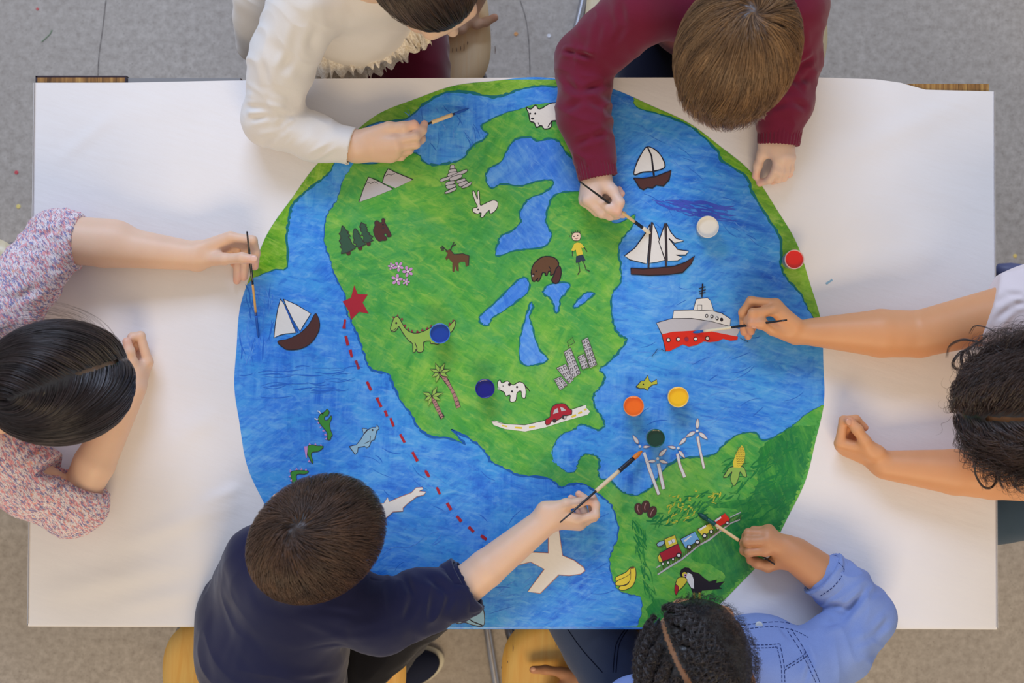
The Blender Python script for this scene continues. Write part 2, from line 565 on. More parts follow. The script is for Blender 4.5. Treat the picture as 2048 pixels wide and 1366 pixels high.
NA = Z(1, '850,600 1000,605 1250,530 1320,590 1370,612 1480,605 1590,570 1650,490 1760,410 1715,350 1850,270 2000,230') + \
    Z(2, '100,225 200,190 365,178 450,250 480,400 500,560 600,700 690,890 720,935 780,920 850,880 830,960 780,1020 748,1090') + \
    Z(4, '645,0 640,90 590,150 580,280 600,380 640,440 685,470 620,560 560,620 500,670 535,710 510,780 460,840 470,920 510,980 535,1040 490,1075 430,1050 370,1035 330,1070 240,1110 185,1200 190,1290')
NA += Z(6, '345,235 362,255 410,290 460,290 480,250 500,200 540,180 590,190 615,220 610,290 620,330 690,345 730,390 780,425 850,435 920,400 960,360 1000,290 1100,215 1200,200 1330,180 1400,110 1480,60 1580,45 1640,98 1740,50 1818,0')
NA += Z(4, '1900,960 2005,905')
a0 = ang(*Z(4, '2005,905')[0])
SAo = circ(a0, 162, 60)
WEST = Z(6, '850,1250 880,1150 870,1070 800,1050 730,1020 690,930 680,830 700,770 735,660 700,520 660,470 600,420 520,365 430,370 370,385 300,330 120,310') + \
    Z(5, '1800,290 1700,240') + Z(3, '1780,1300 1720,1220 1630,1150 1515,1090 1600,1185 1500,1150 1370,1135 1290,1080 1230,980 1170,900 1110,780 1080,710 990,690 940,650 910,560 870,450 830,360 790,270 785,170 740,90 700,0') + \
    Z(1, '680,1250 645,1150 650,1000 680,920 730,850 770,720 820,640')
bm = bmesh.new()
landpts = rough_line(NA, 1.2, 6, False) + SAo[1:] + rough_line(WEST, 1.2, 6, False)
fill(bm, clipb(landpts), Z0 + .00015)
bm_obj('painted_continent', bm, M_land, painting, label='green painted continents')
# deeper green of the southern continent
bm = bmesh.new()
S1 = Z(6, '1640,110 1740,60 1818,10 1960,0') + circ(a0 + 3, 158, 40, CR - 6) + Z(6, '900,1240 930,1100 1000,1080 1150,1130 1300,1040 1400,960 1330,880 1180,800 1500,560 1320,500 1560,440 1600,300 1600,200')
fill(bm, clipb(rough_line(S1, 3, 5)), Z0 + .0003)
bm_obj('painted_forest', bm, M_land2, painting, label='darker green wet paint of the southern continent')


def strokes(bm, region, ang_deg, n, L, w, z, mats, spread=12, seed=1):
    """individual brush marks inside a polygonal pixel region"""
    rr = random.Random(seed)
    xs = [p[0] for p in region]; ys = [p[1] for p in region]

    def inside(x, y):
        c = False; j = len(region) - 1
        for i in range(len(region)):
            xi, yi = region[i]; xj, yj = region[j]
            if (yi > y) != (yj > y) and x < (xj - xi) * (y - yi) / (yj - yi) + xi: c = not c
            j = i
        return c
    k = 0; tries = 0
    while k < n and tries < n * 30:
        tries += 1
        x = rr.uniform(min(xs), max(xs)); y = rr.uniform(min(ys), max(ys))
        a = math.radians(ang_deg + rr.uniform(-spread, spread)); l = L * rr.uniform(.5, 1.3)
        dx, dy = math.cos(a) * l / 2, -math.sin(a) * l / 2
        if not (inside(x - dx, y - dy) and inside(x + dx, y + dy)): continue
        bow = rr.uniform(-.12, .12) * l
        pts = [(x - dx + 2 * dx * t - bow * math.sin(math.pi * t) * math.sin(a), y - dy + 2 * dy * t - bow * math.sin(math.pi * t) * math.cos(a)) for t in np.linspace(0, 1, 8)]
        ribbon(bm, pts, w * rr.uniform(.5, 1.3), z + rr.random() * .00006, rr.choice(mats), True, .25)
        k += 1


def flat(name, c, rough=.45, spec=.4):
    m = NB(name)
    n_ = m.noise(90, m.mapped((1, 3, 1), (0, 0, .5)), 3)
    cc = m.mix(m.math('MULTIPLY', n_, .28), c, (c[0] * .7, c[1] * .7, c[2] * .7, 1))
    m.bump(n_, .15, .0006)
    return m.done(cc, rough, spec)


PAL = {'K': (32, 26, 36), 'W': (236, 232, 226), 'G': (196, 192, 196), 'N': (84, 46, 42), 'n': (104, 70, 46), 'R': (176, 30, 50), 'r': (226, 40, 16), 'Y': (232, 208, 66),
       'P': (208, 150, 206), 'g': (62, 150, 56), 'l': (150, 190, 86), 'B': (122, 180, 226), 'b': (26, 90, 180), 'T': (52, 88, 66), 'D': (58, 48, 52), 'o': (236, 150, 40),
       't': (44, 60, 80), 'L': (146, 188, 214), 'e': (246, 214, 190), 'h': (176, 128, 124), 'M': (150, 44, 70), 'v': (66, 88, 200), 'A': (14, 126, 60), 'y': (196, 196, 60)}
MAT = {k: flat('paint_' + n_, rgb(*v)) for (k, v), n_ in zip(PAL.items(), ['black', 'white', 'grey', 'dark_brown', 'brown', 'crimson', 'bright_red', 'yellow', 'pink', 'green', 'lime', 'sky_blue', 'deep_blue', 'fir_green', 'charcoal',
                                                                    'orange', 'slate', 'pale_blue', 'skin', 'bark', 'plum', 'violet', 'emerald', 'gold'])}


def drawing(name, label, items, z=.0008):
    """items: ('f',key,pts[,smooth]) ('s',key,width,pts[,smooth]) ('c',key,(x,y),r) ; later items lie over earlier ones"""
    bm = bmesh.new(); keys = []
    zz = Z0 + z
    for it in items:
        if it[1] not in keys: keys.append(it[1])
        mi = keys.index(it[1])
        if it[0] == 'f':
            pts = it[2]
            if len(it) > 3: pts = [tuple(p) for p in catmull(pts, 4, True)]
            fill(bm, pts, zz, mi)
        elif it[0] == 's':
            pts = it[3]
            if len(it) > 4: pts = [tuple(p) for p in catmull(pts, 4)]
            ribbon(bm, pts, it[2], zz, mi, False, .25)
        elif it[0] == 'o':      # outlined fill: key fill, outline key, width, pts, smooth
            pts = it[4]
            if it[2] not in keys: keys.append(it[2])
            q = [tuple(p) for p in catmull(pts, 4, True)] if len(it) > 5 else [tuple(p) for p in catmull(pts, 1, True)]
            fill(bm, q, zz, mi)
            ribbon(bm, q + q[:1], it[3], zz + .00004, keys.index(it[2]), False, .3)
            zz += .00004
        elif it[0] == 'c':
            x, y = it[2]; r = it[3]; ry = it[4] if len(it) > 4 else r
            fill(bm, [(x + r * math.cos(a), y + ry * math.sin(a)) for a in np.linspace(0, 2 * math.pi, 17)[:-1]], zz, mi)
        zz += .00004
    return bm_obj('painted_' + name, bm, [MAT[k] for k in keys], painting, label=label)


# green rim lands on the far side of the globe
def rim(name, outer, inner, label):
    bm = bmesh.new()
    fill(bm, outer + rough_line(inner, 1.5, 6, False), Z0 + .00015)
    o = bm_obj('painted_rim_land', bm, M_rim, painting, label=label)
    bm = bmesh.new(); ribbon(bm, rough_line(inner, 1.0, 6, False), 5, Z0 + .0003, 0, True, .5, True)
    bm_obj('painted_coastline', bm, M_coast, painting)


i1 = Z(1, '720,575 690,650 640,700 560,760 500,810 440,870 410,930 400,1000 388,1100 388,1310 300,1330 170,1380')
rim('a', circ(ang(485, 567), ang(655, 318), 30), [(665, 322)] + i1[0:], 'green rim land on the left of the globe')
i2 = Z(1, '870,385 1000,325 1200,300 1320,200 1480,118 1640,120 1800,150 1920,120') + Z(2, '100,98 240,70 365,75') + [(1150, 176)]
rim('b', [(x, max(y, 159)) for x, y in circ(ang(1150, 160), ang(700, 268), 40)], i2, 'green rim land along the top of the globe')
i3 = Z(2, '840,150 865,205 1000,245 1130,290 1250,360 1370,480 1400,540 1550,640 1590,740 1700,920 1770,1040 1770,1200') + Z(4, '1760,60 1850,160 1900,260 1950,335')
rim('c', circ(ang(1640, 640), ang(1268, 196), 50), i3, 'green rim land along the right of the globe')
# coast lines of the continents
bm = bmesh.new()
for seg in (WEST, NA[:12], NA[20:50], NA[50:]):
    ribbon(bm, rough_line(seg, 1.2, 6, False), 3.6, Z0 + .00045, random.randrange(2), True, .7, True)
bm_obj('painted_coastline', bm, [M_coast, M_coast2], painting)
# bays and lakes
LK = [('large_bay', 'blue painted northern bays', Z(1, '1780,775 1745,700 1770,640 1850,590 1900,500 1950,440 2048,425') + Z(2, '240,418 310,400 370,420 410,480 480,560 540,700 490,732 400,738 330,770 300,850 290,930 325,1010 280,1080 150,1100') +
       Z(1, '1940,1200 1815,1235 1830,1150 1850,1100 1930,1060 1985,1000 1975,950 2010,880 2048,840') + Z(2, '280,740 335,690 320,662 240,668 150,695') + Z(1, '1950,755 1850,745')),
      ('lake', 'long slanting blue painted lake', Z(3, '1710,310 1800,230 1900,130 1980,60 2030,60 2040,140 1950,220 1850,290 1790,330 1760,380 1710,360')),
      ('lake', 'tall narrow blue painted lake', Z(4, '40,215 55,250 30,310 50,380 90,520 150,590 130,620 50,640 0,640') + Z(3, '1975,600 1980,480 2000,380 2035,270')),
      ('lake', 'funnel-shaped blue painted lake', Z(4, '130,125 180,92 300,90 270,160 240,190 230,250 210,295 190,230 170,190 125,160')),
      ('lake', 'small blue painted lake, rightmost of the lakes', Z(4, '330,230 380,175 420,150 465,155 440,185 370,240 330,255'))]
for nm, lb, pts in LK:
    bm = bmesh.new(); q = rough_line(pts, .8, 5)
    fill(bm, q, Z0 + .0003)
    ribbon(bm, q + q[:1], 3, Z0 + .00042, 1, False, .6, True)
    bm_obj('painted_' + nm, bm, [M_lake, M_coast], painting, label=lb)
# loose brush marks
bm = bmesh.new()
mk = [flat('soft_blue', rgb(36, 112, 214)), M_lake]
strokes(bm, [(480, 560), (560, 560), (540, 740), (475, 740)], 90, 30, 46, 2.6, Z0 + .0002, [0, 1], 15, 3)
strokes(bm, [(466, 735), (740, 720), (700, 785), (466, 800)], 2, 34, 50, 1.6, Z0 + .0002, [0], 5, 4)
strokes(bm, [(600, 1000), (1230, 1010), (1260, 1240), (760, 1240)], 25, 40, 40, 1.6, Z0 + .0002, [0, 1], 25, 5)
strokes(bm, [(1250, 215), (1390, 300), (1530, 440), (1540, 500), (1280, 450)], -30, 30, 40, 1.6, Z0 + .0002, [0, 1], 20, 6)
strokes(bm, [(1260, 560), (1640, 600), (1640, 840), (1230, 860)], 20, 36, 40, 1.6, Z0 + .0002, [0, 1], 25, 7)
strokes(bm, [(800, 210), (960, 200), (980, 290), (860, 320)], -70, 26, 26, 1.8, Z0 + .0002, [0, 1], 30, 8)
strokes(bm, [(700, 880), (1000, 930), (1000, 1050), (780, 1000)], -30, 18, 34, 1.6, Z0 + .0002, [0, 1], 20, 9)
bm_obj('painted_strokes', bm, mk, painting, label='dark blue brush marks on the ocean')['kind'] = 'stuff'
bm = bmesh.new()
strokes(bm, [(1290, 395), (1340, 395), (1400, 402), (1480, 410), (1474, 445), (1400, 438), (1330, 415)], -10, 46, 46, 3, Z0 + .0003, [0], 12, 12)
bm_obj('painted_smear', bm, [MAT['v']], painting, label='violet smear on the blue between the two right boats')['kind'] = 'stuff'
bm = bmesh.new()
strokes(bm, [(1290, 1040), (1340, 1000), (1440, 970), (1480, 985), (1400, 1040), (1310, 1062)], 30, 70, 22, 3, Z0 + .00045, [0, 1], 35, 13)
strokes(bm, [(1262, 1040), (1290, 1040), (1300, 1150), (1330, 1215), (1295, 1215), (1272, 1130)], -70, 46, 26, 3, Z0 + .00045, [0, 1], 20, 14)
strokes(bm, [(1330, 990), (1400, 975), (1390, 1040), (1330, 1050)], 40, 40, 9, 3, Z0 + .0006, [2], 60, 15)
strokes(bm, [(1410, 985), (1450, 980), (1440, 1010), (1420, 1010)], 40, 12, 9, 3, Z0 + .0006, [2], 60, 16)
strokes(bm, [(1420, 920), (1600, 880), (1580, 1010), (1440, 1080), (1460, 1000)], 30, 90, 28, 3.2, Z0 + .00045, [0, 1], 35, 17)
bm_obj('painted_dabs', bm, [MAT['A'], M_land2, MAT['y']], painting, label='wet green and gold dabs of paint')['kind'] = 'stuff'

# ---- the little pictures
K = 'K'
drawing('polar_bear', 'white polar bear drawing', [('o', 'W', K, 2, Z(2, '180,240 165,205 195,215 225,190 250,215 330,176 420,190 450,260 440,330 410,335 370,300 330,290 320,330 280,340 260,318 230,330 215,300 190,290'), 1),
    ('c', K, Z(2, '190,243')[0], 2), ('c', K, Z(2, '222,243')[0], 2), ('c', K, Z(2, '205,275')[0], 3.2, 2.2), ('s', K, 1.6, Z(2, '240,300 250,325 225,330')), ('s', K, 1.8, Z(2, '300,330 325,290 360,285'))])
drawing('sailboat', 'painted sailboat with two rounded sails', [('o', 'W', K, 2.2, Z(2, '930,452 1000,490 1040,575 975,605 900,612 845,628 860,560 890,500'), 1), ('s', K, 3.2, Z(2, '930,455 955,510 962,570 970,635')),
    ('o', 'N', K, 2.4, Z(2, '842,650 900,652 980,640 1080,602 1065,660 1030,700 985,694 960,712 930,708 905,724 880,710')) , ])
drawing('schooner', 'painted two-masted sailing ship', [('o', 'W', K, 1.8, Z(2, '945,940 915,1000 850,1090 785,1140 820,1165 925,1190 940,1060')), ('o', 'W', K, 1.8, Z(2, '962,930 990,990 1040,1165 990,1180 940,1185 945,1050')),
    ('o', 'W', K, 1.8, Z(2, '1040,935 1000,1050 1035,1150 1045,1165 1050,1040')), ('o', 'W', K, 1.8, Z(2, '1050,935 1075,990 1110,1030 1160,1045 1100,1060 1065,1030 1120,1100 1190,1110 1170,1135 1110,1135 1150,1150 1120,1170 1055,1172')),
    ('s', 'D', 4.2, Z(2, '958,928 948,1060 935,1215')), ('s', 'D', 4.2, Z(2, '1042,935 1045,1060 1046,1205')),
    ('o', 'N', K, 2, Z(2, '825,1217 900,1222 1000,1215 1100,1205 1170,1180 1228,1140 1205,1190 1150,1245 1060,1258 940,1262 825,1255'))])
drawing('ferry', 'painted white ship with red hull', [('f', 'G', Z(4, '882,355 990,325 1100,325 1250,345 1380,378 1445,400 1420,445 1330,430 1200,410 1050,415 920,430')),
    ('f', 'r', Z(4, '918,432 990,415 1080,410 1170,405 1240,410 1340,430 1430,448 1425,470 1380,475 1330,462 1290,480 1240,485 1200,480 1150,505 1100,515 1060,500 1010,525 970,545 945,545')),
    ('s', K, 1.2, Z(4, '918,432 882,355 990,325')), ('s', K, 1.2, Z(4, '945,545 918,432')),
    ('o', 'W', K, 1.2, Z(4, '990,325 1000,272 1130,268 1250,272 1320,290 1382,330 1375,378 1250,345 1120,325')), ('o', 'W', K, 1.2, Z(4, '1130,268 1150,195 1225,187 1245,205 1268,275 1200,272')),
    ('s', K, 1.0, Z(4, '1158,268 1158,235 1188,235 1188,268')), ('s', K, 2.4, Z(4, '1193,92 1190,140 1188,185')), ('s', K, 2, Z(4, '1168,125 1212,112')), ('s', K, 2, Z(4, '1168,145 1214,132')), ('s', K, 2, Z(4, '1172,162 1212,150')),
    ] + [('c', K, Z(4, '%d,%d' % p)[0], 3.2, 3.8) for p in ((1220, 308), (1255, 312), (1290, 325), (1320, 333))] + [('c', 'W', Z(4, '%d,%d' % p)[0], 1.7, 2.1) for p in ((1220, 308), (1255, 312), (1288, 324))] +
    [('c', K, Z(4, '%d,%d' % p)[0], 4.4) for p in ((963, 470), (1028, 466), (1145, 464), (1225, 460))] + [('c', 'W', Z(4, '%d,%d' % p)[0], 3) for p in ((963, 470), (1030, 465), (1146, 463), (1225, 459))] + [('c', 'M', Z(4, '1085,465')[0], 4)] +
    [('s', K, 1, Z(4, '850,585 890,530 910,530 945,547')), ('s', K, 1, Z(4, '1440,455 1500,485'))])
drawing('small_sailboat', 'painted sailboat tilting on the left ocean', [('o', 'W', K, 1.2, Z(3, '345,197 370,235 410,330 450,428 380,435 340,445 300,462 310,360 325,270')), ('o', 'W', K, 1.2, Z(3, '365,198 460,240 552,297 500,380 478,418 430,340 385,250')),
    ('s', 'b', 3, Z(3, '375,245 420,340 462,425')), ('o', 'N', K, 1.4, Z(3, '325,488 400,470 480,430 540,370 580,300 600,320 612,370 600,430 550,500 480,538 400,545 365,530'), 1)])
drawing('mountains', 'two painted grey mountains', [('f', 'G', Z(1, '945,697 1040,740 1115,778 1000,825 880,868 910,780')), ('f', 'G', Z(1, '1080,640 1130,665 1250,714 1130,772 1040,735 1055,690')),
    ('s', K, 1.3, Z(1, '880,868 910,780 945,697 1000,715')), ('s', K, 1.4, Z(1, '1000,715 1040,740 1115,778')), ('s', K, 1.3, Z(1, '1040,735 1055,680 1080,640')), ('s', K, 1.3, Z(1, '1085,642 1130,665 1250,714')),
    ('s', 'D', 1, Z(1, '920,748 945,732 960,742 985,728 1010,742')), ('s', 'D', 1, Z(1, '1058,692 1080,678 1100,684 1125,672'))])
drawing('stone_figure', 'grey stacked stone figure drawing', [('o', 'G', K, 1, Z(1, s_), 1) for s_ in ('1505,618 1530,615 1530,642 1505,645', '1500,645 1540,640 1545,660 1495,668', '1495,670 1550,660 1560,682 1490,692',
    '1438,712 1500,690 1610,645 1612,665 1560,685 1450,728', '1505,700 1575,678 1578,700 1510,725', '1478,732 1530,722 1528,742 1475,755', '1475,757 1538,745 1535,765 1490,778', '1468,800 1535,768 1540,785 1480,810',
    '1548,722 1600,706 1605,725 1555,738', '1560,742 1612,722 1622,742 1572,762', '1580,765 1645,730 1640,752 1598,772')])
drawing('rabbit', 'white rabbit drawing', [('o', 'W', K, 1.2, Z(1, '1690,900 1672,860 1655,800 1668,795 1690,850 1688,800 1700,792 1706,860 1712,890 1760,868 1800,855 1828,870 1822,910 1795,940 1775,945 1770,925 1745,945 1730,968 1712,972 1715,940 1690,948 1660,935 1660,910'), 1),
    ('c', K, Z(1, '1694,918')[0], 1.8), ('s', K, 1, Z(1, '1700,935 1712,950 1706,970')), ('s', K, 1, Z(1, '1770,920 1775,945'))])


def tree(s, trunk):
    return [('c', 'N', Z(13, trunk)[0], 4.6), ('o', 'T', 'D', 1.6, Z(13, s))]


drawing('fir_trees', 'three painted fir trees', tree('535,210 570,235 630,255 600,275 635,295 620,320 650,345 625,365 680,400 660,415 735,460 700,485 740,520 640,560 570,540 575,450 540,430 550,385 520,350 530,300 500,295 520,260', '660,575') +
        tree('425,315 450,330 500,400 480,400 530,440 510,460 555,505 560,540 620,580 500,640 440,620 450,580 395,560 415,510 390,450 395,400 405,340', '515,650') +
        tree('205,270 240,290 270,345 330,380 295,385 355,450 310,455 350,510 370,570 440,630 420,660 300,725 190,745 205,660 165,625 200,600 155,525 185,490 180,430 150,410 185,370', '315,735'))
drawing('brown_bear', 'brown bear drawing', [('o', 'N', 'D', 1.4, Z(13, '760,220 785,185 820,190 850,215 885,210 885,160 910,145 938,165 935,215 985,300 1045,430 1010,460 975,450 960,400 925,410 930,440 965,470 960,515 900,520 840,530 790,490 755,420 742,340 770,265'), 1),
    ('c', K, Z(13, '905,250')[0], 1.8), ('c', 'D', Z(13, '910,305')[0], 2.5, 1.6)])
drawing('moose', 'dark brown moose drawing', [('f', 'n', Z(1, '1470,1205 1500,1190 1530,1225 1590,1220 1632,1235 1628,1300 1610,1310 1605,1275 1575,1275 1560,1285 1562,1340 1545,1335 1538,1300 1530,1345 1518,1340 1518,1280 1490,1250 1478,1265 1470,1250 1488,1215')),
    ('s', 'D', 2, Z(1, '1485,1205 1465,1185 1435,1180')), ('s', 'D', 2, Z(1, '1465,1185 1445,1165')), ('s', 'D', 2, Z(1, '1505,1198 1515,1170 1530,1140')), ('s', 'D', 2, Z(1, '1515,1170 1545,1155')), ('s', 'D', 2, Z(1, '1460,1195 1440,1195')),
    ('s', 'D', 1.2, Z(1, '1500,1190 1530,1225 1590,1220 1632,1235 1628,1300'))])
fl = []
for (u, v, r) in ((1050, 962, 40), (1172, 965, 55), (1330, 1050, 60), (1142, 1190, 62), (1298, 1228, 40)):
    x, y = Z(13, '%d,%d' % (u, v))[0]; r /= 8.539
    for k_ in range(5):
        a = math.radians(k_ * 72 + u)
        fl.append(('f', 'P', [(x + math.cos(a) * r + math.cos(a) * r * .62 * math.cos(b_) - math.sin(a) * r * .42 * math.sin(b_), y + math.sin(a) * r + math.sin(a) * r * .62 * math.cos(b_) + math.cos(a) * r * .42 * math.sin(b_)) for b_ in np.linspace(0, 6.28, 11)[:-1]]))
    fl.append(('c', 'W', (x, y), r * .36))
drawing('flowers', 'five pink painted flowers', fl)
drawing('star', 'crimson painted star', [('f', 'R', Z(3, '848,105 872,165 940,168 905,222 947,298 880,285 825,342 815,285 768,215 825,190'))])
dsh = Z(3, '785,338 778,400 790,450 805,515 820,545 832,595 858,618 880,675 935,762 963,822 1002,872 1032,935 1057,960 1072,998 1095,1010 1117,1068 1162,1122 1192,1178 1245,1242 1280,1305') + \
    Z(5, '1270,295 1295,338 1345,405 1365,450 1412,508 1438,552 1475,592 1505,628 1552,662 1585,695 1632,718 1668,745 1708,765 1740,785')
for i in range(0, len(dsh), 2):
    a_, b_ = dsh[i], dsh[i + 1]
    drawing('dash', None, [('s', 'M' if i == 6 else 'R', 5.5, [a_, ((a_[0] + b_[0]) / 2, (a_[1] + b_[1]) / 2), b_])])
drawing('beaver', 'brown beaver drawing', [('o', 'n', K, 2, Z(11, '225,970 270,860 360,770 450,720 560,712 680,745 750,830 740,920 680,1010 650,1060 590,1075 600,1020 560,1000 530,1075 490,1070 500,1040 440,1030 410,1110 370,1185 330,1190 350,1130 300,1190 250,1190 225,1100'), 1),
    ('o', 'N', K, 2, Z(11, '700,960 760,900 800,960 800,1080 760,1200 700,1240 640,1215 620,1160 660,1080'), 1), ('c', K, Z(11, '315,1000')[0], 1.7), ('c', K, Z(11, '265,1060')[0], 2.2), ('c', 'G', Z(11, '250,1090')[0], 1.6), ('s', K, 1.2, Z(11, '560,900 600,960 590,1020'))])
drawing('stick_boy', 'smiling child drawing in yellow shirt', [('s', 'D', 1.4, Z(11, '1025,600 1020,710')), ('s', 'D', 1.4, Z(11, '1250,530 1310,620')), ('s', 'D', 1.6, Z(11, '1145,840 1170,1000 1125,1065')), ('s', 'D', 1.6, Z(11, '1240,820 1290,970 1360,1000')),
    ('f', 't', Z(11, '1095,710 1230,680 1280,790 1215,815 1190,780 1175,825 1090,840')), ('f', 'Y', Z(11, '1060,460 1120,440 1190,450 1260,530 1210,550 1190,520 1230,670 1110,700 1090,580 1050,605 1000,595')),
    ('o', 'e', 'D', 1, Z(11, '1100,245 1165,255 1185,320 1160,390 1095,405 1030,385 1010,320 1040,260'), 1), ('c', K, Z(11, '1055,322')[0], 1.2), ('c', K, Z(11, '1128,302')[0], 1.2), ('s', 'M', 1, Z(11, '1065,350 1095,370 1135,350'))] +
    [('s', 'D', 1.4, Z(11, s_)) for s_ in ('1015,270 1000,240', '1045,250 1035,220', '1085,240 1078,205', '1120,240 1130,205', '1160,250 1175,220', '980,320 960,310')])
dn = [('o', 'l', 'D', 1.4, Z(7, '240,440 265,370 300,330 345,320 385,370 430,450 480,540 560,610 650,645 770,640 880,600 1000,540 1180,560 1300,540 1400,450 1462,400 1468,480 1420,590 1360,650 1250,760 1140,860 1040,850 990,850 970,800 850,825 855,940 820,1010 740,1015 700,960 690,1000 645,1015 635,860 560,790 470,680 370,520 340,560 300,605 240,615 205,560'), 1),
      ('c', 'D', Z(7, '317,450')[0], 2.2), ('s', 'D', 1.2, Z(7, '235,600 290,575 320,540')), ('s', 'D', 1.3, Z(7, '680,830 720,930 722,970'))]
for s_ in ('240,330 265,320 270,370', '330,310 350,270 360,320', '395,360 450,355 435,410', '455,490 510,470 500,540', '530,570 550,540 580,600', '600,620 625,575 650,630', '700,640 725,590 770,635', '790,610 825,560 860,600', '890,580 925,520 945,560', '965,530 1000,480 1025,520', '1345,520 1350,430 1385,470', '1400,430 1430,380 1455,400'):
    dn.append(('f', 'M', Z(7, s_)))
drawing('dinosaur', 'pale green long-necked dinosaur drawing', dn)
pm = []
for tx, pts in (('1430,700', '1430,700 1480,760 1530,850 1560,940'), ('1378,860', '1378,860 1410,930 1450,1010')):
    q = Z(3, pts); pm.append(('s', 'D', 8.5, q, 1)); pm.append(('s', 'h', 6.5, q, 1))
    for t in np.linspace(.12, .95, 9):
        k_ = t * (len(q) - 1); i = int(k_); fr = k_ - i; i2_ = min(i + 1, len(q) - 1)
        x = q[i][0] * (1 - fr) + q[i2_][0] * fr; y = q[i][1] * (1 - fr) + q[i2_][1] * fr
        pm.append(('s', 'D', .8, [(x - 3, y + 1), (x + 3, y - 2)]))
    x, y = Z(3, tx)[0]
    for a, L in ((200, 20), (245, 21), (300, 22), (345, 24), (25, 20), (110, 22), (150, 18)):
        if pts.startswith('1378') and a in (245,): continue
        a = math.radians(a); ex, ey = x + math.cos(a) * L, y + math.sin(a) * L; nx_, ny_ = -math.sin(a), math.cos(a)
        pm.append(('o', 'l', 'D', 1.2, [(x, y), (x + (ex - x) * .4 + nx_ * 4, y + (ey - y) * .4 + ny_ * 4), (ex, ey), (x + (ex - x) * .45 - nx_ * 3.5, y + (ey - y) * .45 - ny_ * 3.5)]))
drawing('palm_trees', 'two painted palm trees', pm)
drawing('cow', 'white cow drawing with black spots', [('o', 'W', K, 1.3, Z(0, '995,765 1000,760 1004,766 1015,762 1026,770 1038,764 1048,768 1052,782 1050,796 1044,794 1042,782 1034,786 1032,800 1026,804 1020,802 1020,790 1012,792 1008,784 1000,780 996,774'), 1),
    ('s', K, 1.3, [(1049, 770), (1056, 778), (1060, 783)]), ('c', K, (1019, 769), 3), ('c', K, (1034, 774), 2.2), ('c', K, (1024, 783), 2), ('c', 'G', (998, 777), 3, 2.4), ('c', K, (1006, 772), 1)])
rd = [('f', 'W', Z(0, '983,842 990,841 1010,848 1050,850 1090,841 1130,824 1172,810 1173,816 1180,823 1176,829 1130,842 1090,855 1050,863 1010,858 987,850')), ('s', 'D', .9, Z(0, '983,842 1010,848 1050,850 1090,841')), ('s', 'D', .9, Z(0, '1142,819 1165,811'))]
for a, b in (((1004, 851), (1014, 853)), ((1030, 855), (1044, 856)), ((1058, 855), (1070, 853)), ((1143, 834), (1152, 830)), ((1156, 827), (1164, 824)), ((1168, 820), (1173, 818))): rd.append(('s', 'Y', 3, [a, ((a[0] + b[0]) / 2, (a[1] + b[1]) / 2), b]))
drawing('road', 'white painted road with yellow dashes', rd)
drawing('car', 'red painted car', [('o', 'R', 'D', 1.3, Z(10, '75,1110 100,1050 150,1015 230,1003 280,1015 330,1075 370,1100 365,1150 300,1170 260,1165 200,1215 150,1240 100,1230 60,1290 20,1300 2,1270 10,1225 70,1190')), ('f', 'G', Z(10, '110,1150 125,1095 170,1065 185,1125')), ('f', 'G', Z(10, '205,1050 250,1065 288,1098 225,1112')),
    ('c', 'D', Z(10, '130,1240')[0], 4), ('c', 'D', Z(10, '262,1190')[0], 4.6), ('c', 'G', Z(10, '272,1192')[0], 2.5)], z=.0013)
ct = []


def tower(quad, cols, rows, dk='D'):
    q = Z(10, quad); ct.append(('f', 'G', q))
    ct.append(('s', 'D', 1, q + [q[0]]))
    for i in range(cols):
        for j in range(rows):
            u, v_ = (i + .5) / cols, (j + .55) / rows

            def P_(u, v_):
                a = np.array(q[0]) * (1 - u) + np.array(q[1]) * u; b = np.array(q[3]) * (1 - u) + np.array(q[2]) * u
                return tuple(a * (1 - v_) + b * v_)
            du, dv = .24 / cols, .28 / rows
            w_ = [P_(u - du, v_ - dv), P_(u + du, v_ - dv), P_(u + du, v_ + dv), P_(u - du, v_ + dv)]
            ct.append(('s', dk, 1.2, w_ + [w_[0]]))


tower('155,520 285,465 390,680 330,735', 2, 3); tower('125,675 215,635 310,750 205,825', 2, 3)
tower('258,300 350,245 485,590 370,670', 2, 5, 'K'); tower('445,365 535,325 600,510 510,540', 2, 3); tower('500,145 585,100 710,475 615,520', 2, 6)
ct.append(('s', 'D', 1.4, Z(10, '325,240 305,165 375,100 405,175 325,215')))
drawing('city', 'grey city tower drawings', ct)
drawing('yellow_fish', 'small yellow fish drawing', [('o', 'y', 'D', 1.2, Z(4, '745,785 780,745 800,745 825,708 835,745 850,755 885,735 888,765 860,770 835,785 822,808 800,795 770,795'),), ('c', K, Z(4, '795,768')[0], 1.5)])
wt = []


def blade(s):
    q = Z(14, s); (x0, y0), (x1, y1) = q; dx, dy = x1 - x0, y1 - y0; L = math.hypot(dx, dy); nx_, ny_ = -dy / L, dx / L; w_ = L * .17
    wt.append(('o', 'W', 'h', .9, [(x0, y0), (x0 + dx * .3 + nx_ * w_, y0 + dy * .3 + ny_ * w_), (x0 + dx * .7 + nx_ * w_ * .7, y0 + dy * .7 + ny_ * w_ * .7), (x1, y1), (x0 + dx * .7 - nx_ * w_ * .7, y0 + dy * .7 - ny_ * w_ * .7), (x0 + dx * .3 - nx_ * w_, y0 + dy * .3 - ny_ * w_)], 1))


